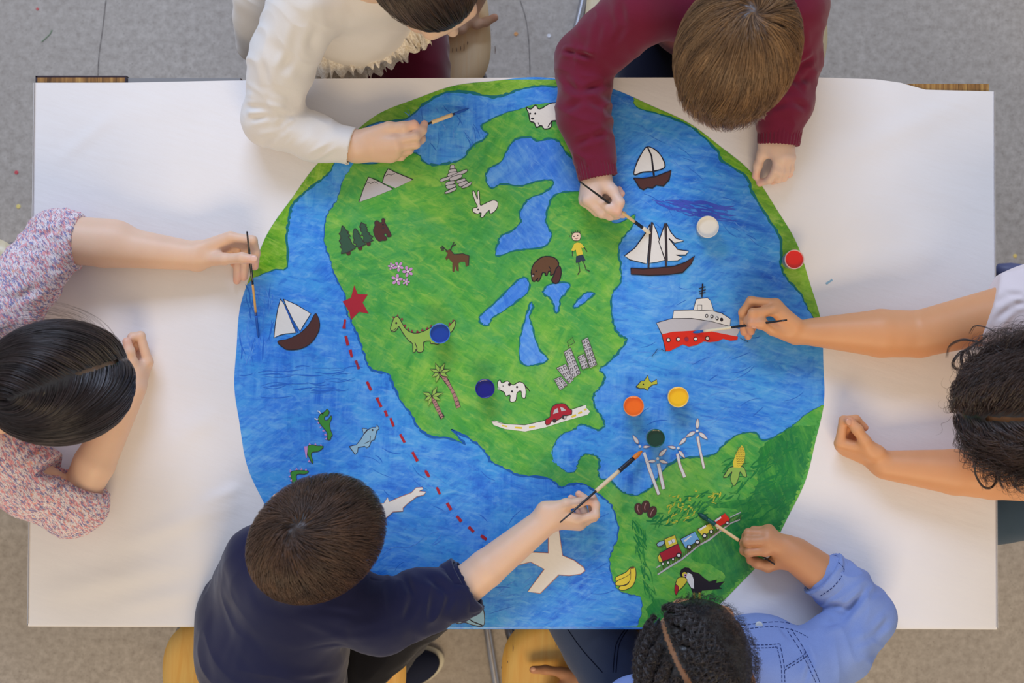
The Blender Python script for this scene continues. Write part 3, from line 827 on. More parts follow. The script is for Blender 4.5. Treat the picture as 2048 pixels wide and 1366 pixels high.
for s_ in ('1085,345 1120,540 1190,860', '760,620 800,800 880,1000', '455,780 500,1000 540,1190', '225,600 310,860 390,1080 465,1280'):
    q = Z(14, s_); wt.append(('s', 'h', 6.4, q)); wt.append(('s', 'W', 5, q))
for s_ in ('1080,220 1088,55', '1045,270 900,350', '1110,285 1245,390', '900,370 790,480', '735,530 610,505', '785,575 880,690', '470,660 590,540', '410,740 285,745', '475,735 605,770', '135,460 45,325', '210,515 320,505'): blade(s_)
for s_ in ('1078,255', '775,530', '445,700', '158,503'): wt.append(('c', 'W', Z(14, s_)[0], 2.8))
drawing('wind_turbines', 'white painted wind turbines', wt)
co = [('o', 'l', 'D', 1.1, Z(6, '1440,260 1420,270 1400,300 1385,325 1410,322 1440,290 1430,330 1445,372 1460,372 1480,330 1490,290 1510,318 1530,320 1525,290 1510,262 1480,255'), 1), ('f', 'Y', Z(6, '1500,125 1480,150 1460,190 1445,235 1450,262 1490,265 1515,230 1522,180 1515,145'))]
for j in range(9):
    for i in range(4):
        x, y = Z(6, '%f,%f' % (1462 + i * 15 + (8 - j) * 2.2, 250 - j * 14))[0]; 
        if j > 6 and i in (0,): continue
        co.append(('s', 'n', .6, [(x - 2, y), (x, y + 1.8), (x + 2, y)]))
drawing('corn_cob', 'yellow corn cob drawing', co)
drawing('coffee_beans', 'three brown beans drawing', [('o', 'N', 'D', 1.2, [(x + 8.5 * math.cos(t) * math.cos(a) - 12 * math.sin(t) * math.sin(a), y + 8.5 * math.cos(t) * math.sin(a) + 12 * math.sin(t) * math.cos(a)) for t in np.linspace(0, 6.28, 13)[:-1]])
                                 for (x, y, a) in ((1278, 1018, -.3), (1291, 1013, .2), (1304, 1024, .5))] + [('s', 'h', 1.4, [(1276, 1010), (1275, 1018), (1279, 1026)]), ('s', 'h', 1.4, [(1292, 1006), (1289, 1014), (1290, 1020)]), ('s', 'h', 1.4, [(1308, 1017), (1303, 1024), (1301, 1031)])])
tr = [('s', 'G', 3.2, Z(9, '165,970 300,880 480,770 700,590 830,520 980,400 1120,300 1235,255')), ('s', 'G', 2.2, Z(9, '150,880 200,850')), ('s', 'G', 2.2, Z(9, '1110,225 1245,160'))]
for t in np.linspace(0, 1, 46):
    x = 165 + (1240 - 165) * t; y = np.interp(x, [165, 300, 480, 700, 830, 980, 1120, 1235], [940, 850, 740, 570, 490, 380, 280, 235])
    tr.append(('s', 'n', 1.0, Z(9, '%f,%f %f,%f' % (x, y + 15, x + 8, y - 50))))
tr += [('o', 'R', 'D', 1.3, Z(9, '190,690 430,570 480,690 450,720 230,800')), ('o', 'Y', 'D', 1.2, Z(9, '190,700 165,740 180,800 215,810 230,800')), ('o', 'Y', 'D', 1.3, Z(9, '250,510 390,455 425,570 280,635')), ('f', 'W', Z(9, '300,540 380,505 395,545 315,580')), ('s', 'D', 1, Z(9, '345,520 358,562')),
       ('o', 'L', 'D', 1.6, Z(9, '150,575 180,545 250,525 255,565 215,600 165,605')), ('o', 'B', 'D', 1.3, Z(9, '460,510 650,410 710,520 530,630')), ('f', 'W', Z(9, '500,530 590,465 610,470 520,545')),
       ('o', 'Y', 'D', 1.3, Z(9, '675,385 850,300 895,380 750,475')), ('f', 'W', Z(9, '700,380 790,325 800,345 715,400')), ('o', 'r', 'M', 1.4, Z(9, '900,270 1040,175 1100,240 1090,280 960,345')), ('f', 'W', Z(9, '905,265 985,215 995,235 920,285'))]
for (u, v, r) in ((440, 720, 30), (365, 770, 18), (300, 812, 22), (575, 612, 28), (683, 548, 28), (775, 465, 28), (862, 412, 26), (945, 365, 22), (1072, 300, 22), (232, 830, 20)):
    x, y = Z(9, '%d,%d' % (u, v))[0]; tr.append(('c', K, (x, y), r / 6.505 * 1.15)); tr.append(('c', 'W', (x, y), r / 6.505 * .7))
drawing('train', 'painted toy train on rails', tr)
drawing('toucan', 'black and white toucan drawing', [('o', 'K', 'K', 1, Z(9, '455,960 470,910 520,880 570,885 620,935 700,955 760,1010 830,1065 935,1040 920,1085 1035,1060 960,1130 1000,1150 850,1165 740,1175 720,1215 670,1205 620,1205 600,1150 560,1080 540,1010 470,1000')), ('f', 'W', Z(9, '555,940 610,970 635,1040 637,1155 600,1140 560,1070 530,1030')),
    ('o', 'Y', 'D', 1.1, Z(9, '440,1010 520,1010 545,1060 440,1175 400,1110 410,1050'), 1), ('o', 'R', 'D', 1.1, Z(9, '395,1105 430,1120 435,1170 405,1235 385,1180'), 1), ('c', 'Y', Z(9, '515,970')[0], 5), ('c', 'P', Z(9, '525,980')[0], 3), ('c', K, Z(9, '525,980')[0], 1.5),
    ('s', 'Y', 3.4, Z(9, '635,1205 645,1290')), ('s', 'Y', 3.4, Z(9, '710,1205 708,1295')), ('s', K, 1.2, Z(9, '620,1295 665,1290')), ('s', K, 1.2, Z(9, '685,1300 735,1295'))])
drawing('bananas', 'bunch of yellow bananas drawing', [('o', 'Y', 'D', 1.1, Z(6, s_), 1) for s_ in ('810,885 780,915 720,945 725,970 770,960 810,925', '815,890 800,930 725,970 722,995 780,990 815,950', '812,885 840,890 842,950 820,1000 770,1025 740,1020 745,1002 790,990 810,950')] + [('s', 'n', 3, Z(6, '810,886 832,884'))])
drawing('aeroplane', 'pale painted aeroplane', [('o', 'W', 'h', 1.6, Z(6, '300,640 365,645 388,810 460,840 520,885 528,905 500,925 430,935 365,930 250,1045 172,1035 275,895 190,850 110,870 60,830 160,800 200,790 300,795'))])
drawing('whale', 'pale blue whale drawing', [('o', 'L', 'D', 1.6, Z(0, '905,1235 925,1200 950,1197 965,1215 969,1235 966,1252 945,1250 930,1245 915,1247'), 1), ('c', K, (943, 1221), 3.4), ('s', K, 2.2, Z(0, '930,1232 945,1243 965,1251'))])
drawing('otter', 'pale painted sea creature beside the navy boy', [('o', 'W', 'h', 1.3, Z(5, '900,620 920,540 960,510 1000,510 1025,470 1035,500 1100,470 1180,440 1210,408 1250,405 1255,418 1230,430 1275,435 1260,455 1215,465 1150,515 1125,540 1125,560 1060,565 1010,608 950,640'),)])
sp = []
for s_ in ('540,215 600,180 640,140 670,180 650,235 605,250 600,300 650,300 695,240 710,270 680,360 690,450 720,530 700,560 690,600 645,600 640,500 580,420 520,340 505,280', '350,700 420,680 480,695 580,700 560,740 500,780 410,795 400,850 425,935 410,960 380,900 330,790', '100,1090 200,1068 340,1075 350,1100 300,1125 200,1125 170,1160 190,1290 130,1310 90,1160'):
    sp.append(('o', 'g', 'D', 1.2, Z(12, s_), 1))
for s_ in ('490,340 520,335 515,370', '520,410 555,400 545,430', '560,470 595,450 600,480', '590,530 625,505 630,540', '600,590 635,570 635,605', '355,685 370,650 395,680', '445,685 460,645 480,685', '530,690 545,665 560,695', '290,705 345,700 330,880 315,870', '345,940 365,905 395,950', '75,1050 70,1100 105,1080', '155,1065 175,1025 195,1060', '230,1065 250,1030 268,1065', '300,1070 320,1035 335,1070', '50,1165 85,1140 92,1175', '75,1220 105,1200 108,1240', '75,1290 110,1270 112,1305'):
    sp.append(('f', 'P', Z(12, s_)))
sp += [('s', 'W', 2.2, Z(12, '490,165 520,175 540,205')), ('s', 'W', 2.2, Z(12, '450,275 480,295 510,285')), ('c', K, Z(12, '570,205')[0], 1.6)]
drawing('sea_serpent', 'green sea serpent drawing with pink spines', sp)
drawing('blue_fish', 'pale blue fish drawing', [('o', 'L', 'D', 1.2, Z(12, '975,705 1085,680 1150,600 1190,530 1260,450 1330,415 1380,415 1395,375 1430,430 1390,470 1360,600 1310,620 1280,700 1240,725 1210,700 1110,720 1100,790 1065,825')), ('o', 'L', 'D', 1, Z(12, '1175,430 1250,440 1190,520')),
    ('c', 'D', Z(12, '1328,455')[0], 2), ('s', 'D', 1, Z(12, '1300,545 1290,620 1210,660'))])
drawing('blue_smudge', 'faint blue smudge on the white paper', [('s', 'L', 4, [(1652, 568), (1664, 560), (1680, 548)], 1)], z=.0004)

# ================================================================ paint pots
M_pot = NB('pot_plastic'); M_pot.i['Transmission Weight'].default_value = .25; M_pot = M_pot.done(rgb(228, 226, 226), .25, .5)


def pot(px, py, r, colr, rimc, label, h=.030):
    """px,py: centre of the mouth in the photo"""
    p = PX(px, py, h); p.z = T + Z0 + .0016
    k = RP(r, h)
    t = empty('paint_pot', p, label, 'paint pot', 'paint pots on the painted globe')
    mm = NB('liquid_paint')
    c1 = rgb(*colr)
    mm.bump(mm.noise(40, detail=2), .25, .003)
    mm = mm.done(c1, .12, .6)
    mr = NB('pot_rim_paint').done(rgb(*rimc), .3, .5)
    bm = bmesh.new(); w = .0011
    lathe_bm(bm, [(0, 0), (k * .84, 0), (k * .88, .001), (k * .93, h * .8), (k * .95, h * .8), (k * .96, h * .84)], p)
    lathe_bm(bm, [(k * .96, h * .84), (k, h * .86), (k, h - .0008), (k - .0006, h), (k - w, h), (k - w - .0003, h - .001), (k * .86, h * .6)], p, mat=1)
    bm_obj('cup', bm, [M_pot, mr], t)
    bm = bmesh.new()
    lathe_bm(bm, [(0, h - .005), (k * .5, h - .0048), (k * .8, h - .0044), (k - w - .0004, h - .0036)], p)
    bm_obj('paint', bm, mm, t, label='liquid paint filling the pot')


pot(1415, 454, 22, (238, 234, 226), (230, 228, 224), 'pot of white paint right of the two-masted ship')
pot(1588, 519, 19.5, (226, 30, 12), (232, 190, 186), 'pot of red paint at the right rim of the globe')
pot(880, 667, 20.5, (8, 62, 160), (60, 130, 215), 'pot of mid blue paint on the dinosaur drawing')
pot(970, 777, 19.5, (6, 12, 130), (30, 40, 150), 'pot of dark navy paint beside the cow drawing')
pot(1267, 812, 20.5, (246, 110, 12), (246, 150, 90), 'pot of orange paint below the yellow fish')
pot(1356, 794, 21, (250, 196, 20), (250, 214, 120), 'pot of yellow paint, right of the orange pot')
pot(1311, 876, 18.5, (6, 62, 44), (10, 96, 84), 'pot of dark green paint by the wind turbines')
# ================================================================ smooth-union bodies meshed from a distance field
def smin(a, b, k):
    h = np.maximum(k - np.abs(a - b), 0) / k
    return np.minimum(a, b) - h * h * k * .25


class RC:
    """round cone between two points"""

    def __init__(s, a, b, r1, r2=None):
        s.a = np.array(a, float); s.b = np.array(b, float); s.r1 = r1; s.r2 = r1 if r2 is None else r2
        s.ba = s.b - s.a; s.l2 = float(s.ba @ s.ba) + 1e-12
        s.c = (s.a + s.b) / 2; s.rad = math.sqrt(s.l2) / 2 + max(s.r1, s.r2)

    def d(s, P):
        pa = P - s.a
        rr = s.r1 - s.r2; a2 = s.l2 - rr * rr
        if a2 <= 0:
            return np.linalg.norm(pa, axis=1) - s.r1 if s.r1 > s.r2 else np.linalg.norm(P - s.b, axis=1) - s.r2
        il2 = 1 / s.l2
        y = pa @ s.ba; z = y - s.l2
        x2 = ((pa * s.l2 - y[:, None] * s.ba) ** 2).sum(1)
        y2 = y * y * s.l2; z2 = z * z * s.l2
        k = np.sign(rr) * rr * rr * x2
        r = (np.sqrt(np.maximum(x2 * a2 * il2, 0)) + y * rr) * il2 - s.r1
        c1 = np.sign(z) * a2 * z2 > k
        c2 = np.sign(y) * a2 * y2 < k
        r = np.where(c2, np.sqrt(x2 + y2) * il2 - s.r1, r)
        r = np.where(c1, np.sqrt(x2 + z2) * il2 - s.r2, r)
        return r


class EL:
    """ellipsoid, axes = columns of R"""

    def __init__(s, c, r, R=None):
        s.c = np.array(c, float); s.r = np.array(r, float); s.R = np.eye(3) if R is None else np.array(R, float); s.rad = float(max(r))

    def d(s, P):
        q = (P - s.c) @ s.R
        k0 = np.linalg.norm(q / s.r, axis=1); k1 = np.linalg.norm(q / (s.r * s.r), axis=1)
        return k0 * (k0 - 1) / np.maximum(k1, 1e-9)


class BX:
    """rounded box in a frame"""

    def __init__(s, c, r, R=None, rd=.005):
        s.c = np.array(c, float); s.r = np.array(r, float) - rd; s.R = np.eye(3) if R is None else np.array(R, float); s.rd = rd; s.rad = float(np.linalg.norm(r))

    def d(s, P):
        q = np.abs((P - s.c) @ s.R) - s.r
        return np.linalg.norm(np.maximum(q, 0), axis=1) + np.minimum(q.max(1), 0) - s.rd


class SDF:
    def __init__(s):
        s.g = []; s.cut = []; s.sub = []

    def add(s, prims, k=.01, kout=.01):
        """prims joined with k (0: plain union), then merged into the body with kout"""
        s.g.append((prims, k, kout)); return s

    def ev(s, P, cen=None, R=0.0):
        d = np.full(len(P), 1.0)
        for prims, k, ko in s.g:
            dg = None
            for p in prims:
                if cen is not None and np.linalg.norm(p.c - cen) - p.rad > R + .03: continue
                x = p.d(P)
                dg = x if dg is None else (smin(dg, x, k) if k > 0 else np.minimum(dg, x))
            if dg is not None: d = smin(d, dg, ko) if ko > 0 else np.minimum(d, dg)
        for p, k in s.sub: d = -smin(-d, p.d(P), k)
        for (o, n) in s.cut: d = np.maximum(d, (P - np.array(o)) @ np.array(n))
        return d

    def mesh(s, v=.0018):
        lo = np.min([p.c - p.rad for g in s.g for p in g[0]], axis=0) - .01
        hi = np.max([p.c + p.rad for g in s.g for p in g[0]], axis=0) + .01
        B = 16; side = B * v
        nb = np.ceil((hi - lo) / side).astype(int)
        grid = openvdb.FloatGrid(1.0)
        ii = np.stack(np.meshgrid(*[np.arange(n) for n in nb], indexing='ij'), -1).reshape(-1, 3)
        cen = lo + (ii + .5) * side
        dc = s.ev(cen)
        hd = side * math.sqrt(3) / 2
        thin = [p for g in s.g for p in g[0] if isinstance(p, EL) and p.r.min() < .03]
        near = np.zeros(len(cen), bool)
        for p in thin: near |= np.linalg.norm(cen - p.c, axis=1) < p.rad + hd + .004
        loc = np.stack(np.meshgrid(*[np.arange(B)] * 3, indexing='ij'), -1).reshape(-1, 3) * v
        for i, c, d, nr in zip(ii, cen, dc, near):
            b0 = [int(t) * B for t in i]
            if not nr and abs(d) > hd * 1.35 + .004:
                if d < 0: grid.fill(b0, [t + B - 1 for t in b0], -1.0, False)
                continue
            P = lo + i * side + loc
            a = s.ev(P, c, hd).reshape(B, B, B)
            grid.copyFromArray(np.clip(a / v, -8, 8).astype(np.float32), ijk=b0)
        pts, quads = grid.convertToQuads(isovalue=0.0)
        return pts.astype(np.float64) * v + lo, quads


def clear_table():
    """the volume under the sheet that nobody may enter"""
    zt = T + .0036
    return (BX(((XL + XR) / 2, (YT + YB) / 2, (.62 + zt) / 2), ((XR - XL) / 2 + .002, (YT - YB) / 2 + .002, (zt - .62) / 2), None, .002), .003)


def vnormals(V, Q):
    n = np.cross(V[Q[:, 2]] - V[Q[:, 0]], V[Q[:, 3]] - V[Q[:, 1]])
    out = np.zeros_like(V)
    for k in range(4): np.add.at(out, Q[:, k], n)
    return out / np.maximum(np.linalg.norm(out, axis=1), 1e-12)[:, None]


def folds(V, Q, limbs, seed=0, base=.0008, creases=()):
    """cloth folds: rings of soft ridges round the limbs, strongest where amp is high
    limbs: (a, b, amp at a, amp at b, rings per metre); creases: (p0, p1, width, depth) valleys drawn on the cloth"""
    N = vnormals(V, Q)
    disp = base * vnoise(V, 45, seed) + base * 1.6 * vnoise(V, 18, seed + 1)
    best = np.zeros(len(V)); fd = np.zeros(len(V))
    for li, (a, b, a0, a1, fr) in enumerate(limbs):
        a = np.array(a); b = np.array(b); ba = b - a; L = np.linalg.norm(ba); u = ba / L
        t = np.clip((V - a) @ u / L, 0, 1)
        rel = V - (a + t[:, None] * ba)
        dist = np.linalg.norm(rel, axis=1)
        s1 = np.cross(u, [0, 0, 1.0]); s1 /= max(np.linalg.norm(s1), 1e-6); s2 = np.cross(s1, u)
        th = np.arctan2(rel @ s2, rel @ s1)
        q = np.stack([t * L * fr + .9 * np.sin(th * 1 + li) + .6 * np.sin(2 * th + 2 * li), np.cos(th) * 1.2, np.sin(th) * 1.2], 1)
        n = vnoise(q, 1.0, seed + 5 + li)
        ridge = 1 - np.abs(n) * 2.2
        val = (a0 + (a1 - a0) * t) * ridge * np.clip(1.6 - 2.0 * np.abs(N @ u), 0, 1)
        w = np.exp(-np.clip(dist, 0, .5) / .012) + 1e-12
        fd += w * val; best += w
    fd = fd / np.maximum(best, 1e-12)
    disp = disp + fd
    for (p0, p1, w, dep) in creases:
        a = np.array(p0); b = np.array(p1); ba = b - a; t = np.clip((V - a) @ ba / (ba @ ba), 0, 1)
        r = V - (a + t[:, None] * ba)
        d2 = (r[:, 0] ** 2 + r[:, 1] ** 2 + .06 * r[:, 2] ** 2) / (w * w)
        fade = np.sin(np.pi * (t * .9 + .05)) * np.clip(N[:, 2] * 1.5 + .2, 0, 1)
        disp -= dep * fade * (np.exp(-d2) - .45 * np.exp(-(np.sqrt(d2) - 1.7) ** 2))
    return V + N * disp[:, None]


def cr(s, h, w=7, dep=.004):
    """creases from a pixel polyline"""
    q = Z(0, s) if isinstance(s, str) else s
    return [(tuple(PX(*q[i], h)), tuple(PX(*q[i + 1], h)), RP(w, h), dep) for i in range(len(q) - 1)]


# ---------------------------------------------------------------- materials for people
def skin_mat(name, c, pink, rough=.48):
    m = NB(name)
    n = m.noise(28, detail=4, rough=.6)
    c2 = (c[0] * .82, c[1] * .74, c[2] * .68, 1)
    col = m.mix(m.math('MULTIPLY', n, .45), c, c2)
    col = m.mix(m.attr('pink'), col, pink)
    m.bump(m.noise(420, detail=2), .12, .0004)
    m.i['Subsurface Weight'].default_value = .18
    m.i['Subsurface Radius'].default_value = (1.0, .35, .18)
    m.i['Subsurface Scale'].default_value = .006
    return m.done(col, rough, .38)


def cloth_mat(name, c, c2, sc=900, bump=.35, rough=.9, sheen=.25):
    m = NB(name)
    w = m.noise(sc, m.mapped((1, 3, 1), (0, 0, .4)), 2, .7)
    big = m.noise(14, detail=3)
    col = m.mix(w, c, c2); col = m.mix(m.math('MULTIPLY', big, .25), col, c2)
    m.bump(w, bump, .0006)
    m.i['Sheen Weight'].default_value = sheen
    m.i['Sheen Roughness'].default_value = .5
    return m.done(col, rough, .15)


def hair_mat(name, ca, cb, rough=.42, spec=.5):
    m = NB(name)
    col = m.mix(m.attr('strand'), ca, cb)
    m.i['Anisotropic'].default_value = 0.0
    return m.done(col, rough, spec)


M_eye = NB('eye_white').done(rgb(235, 230, 225), .15, .6)
M_iris = NB('iris').done(rgb(50, 32, 22), .15, .6)
M_nail = NB('nail').done(rgb(232, 188, 168), .3, .5)
M_nail2 = NB('tan_nail').done(rgb(214, 158, 128), .3, .5)
M_sole = NB('cream_rubber').done(rgb(214, 208, 186), .6, .3)


# ---------------------------------------------------------------- head frame
class Head:
    def __init__(s, c, fwd, pitch=0.0, roll=0.0, scale=1.0):
        """c centre; fwd plan direction (dx,dy); pitch: degrees the face tips down"""
        f = Vector((fwd[0], fwd[1], 0)).normalized(); u = Vector((0, 0, 1))
        r = f.cross(u)
        R = Matrix.Rotation(-math.radians(pitch), 3, r); f = R @ f; u = R @ u
        R = Matrix.Rotation(math.radians(roll), 3, f); u = R @ u; r = R @ r
        s.c = Vector(c); s.R = np.array([list(r), list(f), list(u)]).T; s.k = scale

    def P(s, x, y, z):
        return np.array(s.c) + s.R @ (np.array([x, y, z]) * s.k)

    def prims(s):
        k = s.k; P = s.P; R = s.R
        g1 = [EL(P(0, -.010, .018), np.array([.069, .086, .074]) * k, R), EL(P(0, .026, -.032), np.array([.054, .052, .062]) * k, R), RC(P(0, .040, -.074), P(0, .058, -.082), .024 * k, .014 * k),
              RC(P(-.03, .03, -.05), P(0, .045, -.08), .026 * k, .02 * k), RC(P(.03, .03, -.05), P(0, .045, -.08), .026 * k, .02 * k),
              EL(P(-.031, .056, -.030), np.array([.02, .018, .02]) * k, R), EL(P(.031, .056, -.030), np.array([.02, .018, .02]) * k, R),
              RC(P(-.032, .072, .012), P(.032, .072, .012), .010 * k)]
        g2 = [RC(P(0, .080, .0), P(0, .092, -.026), .006 * k, .0088 * k), RC(P(-.009, .084, -.029), P(.009, .084, -.029), .006 * k), RC(P(-.014, .074, -.051), P(.014, .074, -.051), .0055 * k), RC(P(-.011, .073, -.058), P(.011, .073, -.058), .0055 * k)]
        ears = []
        for sx in (-1, 1):
            Re = R @ np.array(Matrix.Rotation(sx * .45, 3, 'Z'))
            ears += [EL(P(sx * .0745, -.010, -.004), np.array([.0065, .017, .024]) * k, Re), EL(P(sx * .072, -.006, -.026), np.array([.005, .009, .009]) * k, Re)]
        return g1, g2, ears

    def eyes(s, parent):
        for sx in (-1, 1):
            bm = bmesh.new(); bmesh.ops.create_uvsphere(bm, u_segments=20, v_segments=14, radius=.0108 * s.k)
            c = Vector(s.P(sx * .029, .0665, -.004)); f = Vector(s.R[:, 1]) - Vector(s.R[:, 2]) * .25; f.normalize()
            for fc in bm.faces:
                if fc.calc_center_median().normalized().dot(f) > .87: fc.material_index = 1
                fc.smooth = True
            for v in bm.verts: v.co = v.co + c
            bm_obj('eye', bm, [M_eye, M_iris], parent, True)


# ---------------------------------------------------------------- hair
class Scalp:
    """unit-sphere directions (head frame) mapped on the hair shell"""

    def __init__(s, head, rx=.074, ry=.092, rz=.080, cy=-.010, cz=.018):
        s.h = head; s.r = np.array([rx, ry, rz]); s.o = np.array([0, cy, cz])

    def at(s, d, lift):
        """d (N,3) unit, lift (N,) metres"""
        q = s.o + d * (s.r + lift[:, None])
        return np.array(s.h.c) + (q * s.h.k) @ s.h.R.T


HL_AZ = [0, 35, 60, 80, 95, 115, 145, 180]           # azimuth from the face


def hairline(d, tab):
    az = np.degrees(np.arctan2(np.abs(d[:, 0]), d[:, 1]))
    return np.interp(az, HL_AZ, tab)


def unit(a):
    return a / np.maximum(np.linalg.norm(a, axis=-1), 1e-9)[..., None]


def strands_mesh(P, r0, tip=.25, tone=None):
    """P (N,M,3) polylines -> 3-sided tapered tubes"""
    N, M, _ = P.shape
    T_ = np.empty_like(P); T_[:, 1:-1] = P[:, 2:] - P[:, :-2]; T_[:, 0] = P[:, 1] - P[:, 0]; T_[:, -1] = P[:, -1] - P[:, -2]
    T_ = unit(T_)
    up = np.zeros_like(P); up[..., 2] = 1; up[..., 0] = .13
    S = unit(np.cross(T_, up)); U = np.cross(S, T_)
    t = np.linspace(0, 1, M)
    rad = (np.asarray(r0).reshape(-1, 1) if np.ndim(r0) else r0) * (np.where(t < .15, .55 + 3 * t, 1.0) * (1 - (1 - tip) * np.clip((t - .5) / .5, 0, 1) ** 1.5))[None, :]
    rad = np.broadcast_to(rad, (N, M))
    V = np.empty((N, M, 3, 3))
    for k in range(3):
        a = 2 * math.pi * k / 3 + math.pi / 2
        V[:, :, k] = P + (S * math.cos(a) + U * math.sin(a)) * rad[..., None]
    idx = np.arange(N * M * 3).reshape(N, M, 3)
    Q = []
    for k in range(3):
        k2 = (k + 1) % 3
        Q.append(np.stack([idx[:, :-1, k], idx[:, :-1, k2], idx[:, 1:, k2], idx[:, 1:, k]], -1).reshape(-1, 4))
    tn = np.clip(.5 * np.random.default_rng(3).random(N) + .5 * (.5 + .9 * vnoise(P[:, M // 2], 90, 8)), 0, 1) if tone is None else tone
    return V.reshape(-1, 3), np.concatenate(Q), np.repeat(tn, M * 3)


def cap_mesh(sc, tab, drop=.004, sub=6, mask=None):
    bm = bmesh.new(); bmesh.ops.create_icosphere(bm, subdivisions=sub, radius=1.0)
    bm.verts.ensure_lookup_table()
    d = np.array([v.co[:] for v in bm.verts])
    keep = d[:, 2] > hairline(d, tab) - .03
    if mask is not None: keep &= mask(d)
    F_ = [[v.index for v in f.verts] for f in bm.faces if all(keep[v.index] for v in f.verts)]
    bm.free()
    V = sc.at(d, np.full(len(d), -drop) + .0012 * vnoise(d, 9, 2))
    F_ = np.array([f + [f[2]] for f in F_])      # padded below
    return V, F_[:, :3], np.full(len(V), .0)


def join_hair(name, parts, mat, parent):
    V = []; T3 = []; Q4 = []; A = []; b = 0
    for v, q, a in parts:
        V.append(v); A.append(a)
        (T3 if q.shape[1] == 3 else Q4).append(q + b); b += len(v)
    V = np.concatenate(V).astype(np.float32); A = np.concatenate(A).astype(np.float32)
    T3 = np.concatenate(T3) if T3 else np.zeros((0, 3), int); Q4 = np.concatenate(Q4) if Q4 else np.zeros((0, 4), int)
    me = bpy.data.meshes.new(name)
    me.vertices.add(len(V)); me.vertices.foreach_set('co', V.ravel())
    nl = T3.size + Q4.size
    me.loops.add(nl); me.loops.foreach_set('vertex_index', np.concatenate([T3.ravel(), Q4.ravel()]).astype(np.int32))
    n = len(T3) + len(Q4); me.polygons.add(n)
    me.polygons.foreach_set('loop_start', np.concatenate([np.arange(len(T3)) * 3, T3.size + np.arange(len(Q4)) * 4]).astype(np.int32))
    me.polygons.foreach_set('loop_total', np.concatenate([np.full(len(T3), 3), np.full(len(Q4), 4)]).astype(np.int32))
    me.update(calc_edges=True)
    me.polygons.foreach_set('use_smooth', np.ones(n, dtype=bool))
    a = me.attributes.new('strand', 'FLOAT', 'POINT'); a.data.foreach_set('value', A)
    return link_mesh(name, me, mat, parent)


def roots(n, tab, seed=1, mask=None, margin=0.0):
    r = np.random.default_rng(seed); out = []
    while sum(len(o) for o in out) < n:
        d = unit(r.normal(size=(n * 3, 3)))
        k = d[:, 2] > hairline(d, tab) + margin
        if mask is not None: k &= mask(d)
        out.append(d[k])
    return np.concatenate(out)[:n]


def grow(sc, d0, flow, length, steps=12, lift=(0.0005, .006, .003), jitter=.05, seed=1, gravity=0.0, clump=0.0):
    """march directions over the scalp; lift = height at root, middle, tip"""
    r = np.random.default_rng(seed); N = len(d0)
    d = d0.copy(); P = np.empty((N, steps, 3))
    L = length * r.uniform(.7, 1.15, N) if np.ndim(length) == 0 else length
    jt = r.normal(size=(N, 3)) * jitter
    if clump: 
        c = np.stack([vnoise(d0, clump, 11), vnoise(d0, clump, 12), vnoise(d0, clump, 13)], 1); jt = jt + c * jitter * 2.2
    hl = r.uniform(.75, 1.25, N)
    for i in range(steps):
        t = i / (steps - 1)
        lf = np.interp(t, [0, .35, 1], lift) * hl
        P[:, i] = sc.at(d, lf)
        f = flow(d)
        f = f - (f * d).sum(1)[:, None] * d
        f = unit(f) + jt * (.4 + t)
        d = unit(d + f * (L / steps)[:, None])
    return P


def ponytail(sc, tail, n, L, sag, seed, spread=.016, tone=None):
    """gathered hair leaving the back of the head"""
    r = np.random.default_rng(seed); b = sc.at(tail[None, :], np.array([.004]))[0]; o = b - np.array(sc.h.c); o /= np.linalg.norm(o)
    t = np.linspace(0, 1, 12)[None, :, None]; off = r.normal(size=(n, 1, 3)) * spread
    P = b + o * (.055 * np.sin(np.minimum(t * 2.2, 1.57))) + np.array([0, 0, -1.0]) * L * t ** 1.4 + np.array(sag) * t
    return strands_mesh(P + off * (.45 + .9 * np.sin(t * 2.6)) + .004 * np.sin(t * 9 + off * 300), .0005)


# ---------------------------------------------------------------- hands
def hand_prims(zn, wa, wb, fingers, thumb, r=8.6, palm_r=(15, 11.5), h0=0.0, skip=()):
    """zn zoom frame; wa,wb wrist ends (u,v,h) on the index and little finger side; fingers: four lists of (u,v,h); thumb: list of (u,v,h)"""
    def W_(p): return np.array(PX(*Z(zn, '%f,%f' % (p[0], p[1]))[0], p[2] + h0))
    A = W_(wa); B = W_(wb); k = CAMH / F
    palm = []; fg = []; tips = []
    for i, fi in enumerate(fingers):
        if not fi: continue
        q = [W_(p) for p in fi]
        w = A + (B - A) * (i / 3.0)
        palm.append(RC(w, q[0], palm_r[0] * k * .82, palm_r[1] * k * .86))
        rr = r * k * (1.0, 1.03, .97, .86)[i]
        g = []
        for j in range(len(q) - 1):
            g.append(RC(q[j], q[j + 1], rr * (1.08, .98, .93)[min(j, 2)], rr * (.98, .93, .82)[min(j, 2)]))
        fg.append(g); tips.append(q[-1])
    for i in range(len(palm) - 1):      # web between the metacarpals
        pass
    q = [W_(p) for p in thumb]; tr_ = r * k * 1.12
    tg = [RC(q[0], q[1], tr_ * 1.5, tr_ * 1.15)] + [RC(q[j], q[j + 1], tr_ * (1.15, 1.0, .95)[min(j, 2)] if j else tr_ * 1.15, tr_ * (1.0, .86, .8)[min(j - 1, 2)]) for j in range(1, len(q) - 1)]
    tips.append(q[-1])
    return palm, fg, tg, tips, (A + B) / 2


def add_hand(S, H):
    palm, fg, tg, tips, w = H
    S.add(palm, .014, .014)
    for g in fg: S.add(g, .0035, .0042)
    S.add(tg, .005, .010)
    return tips


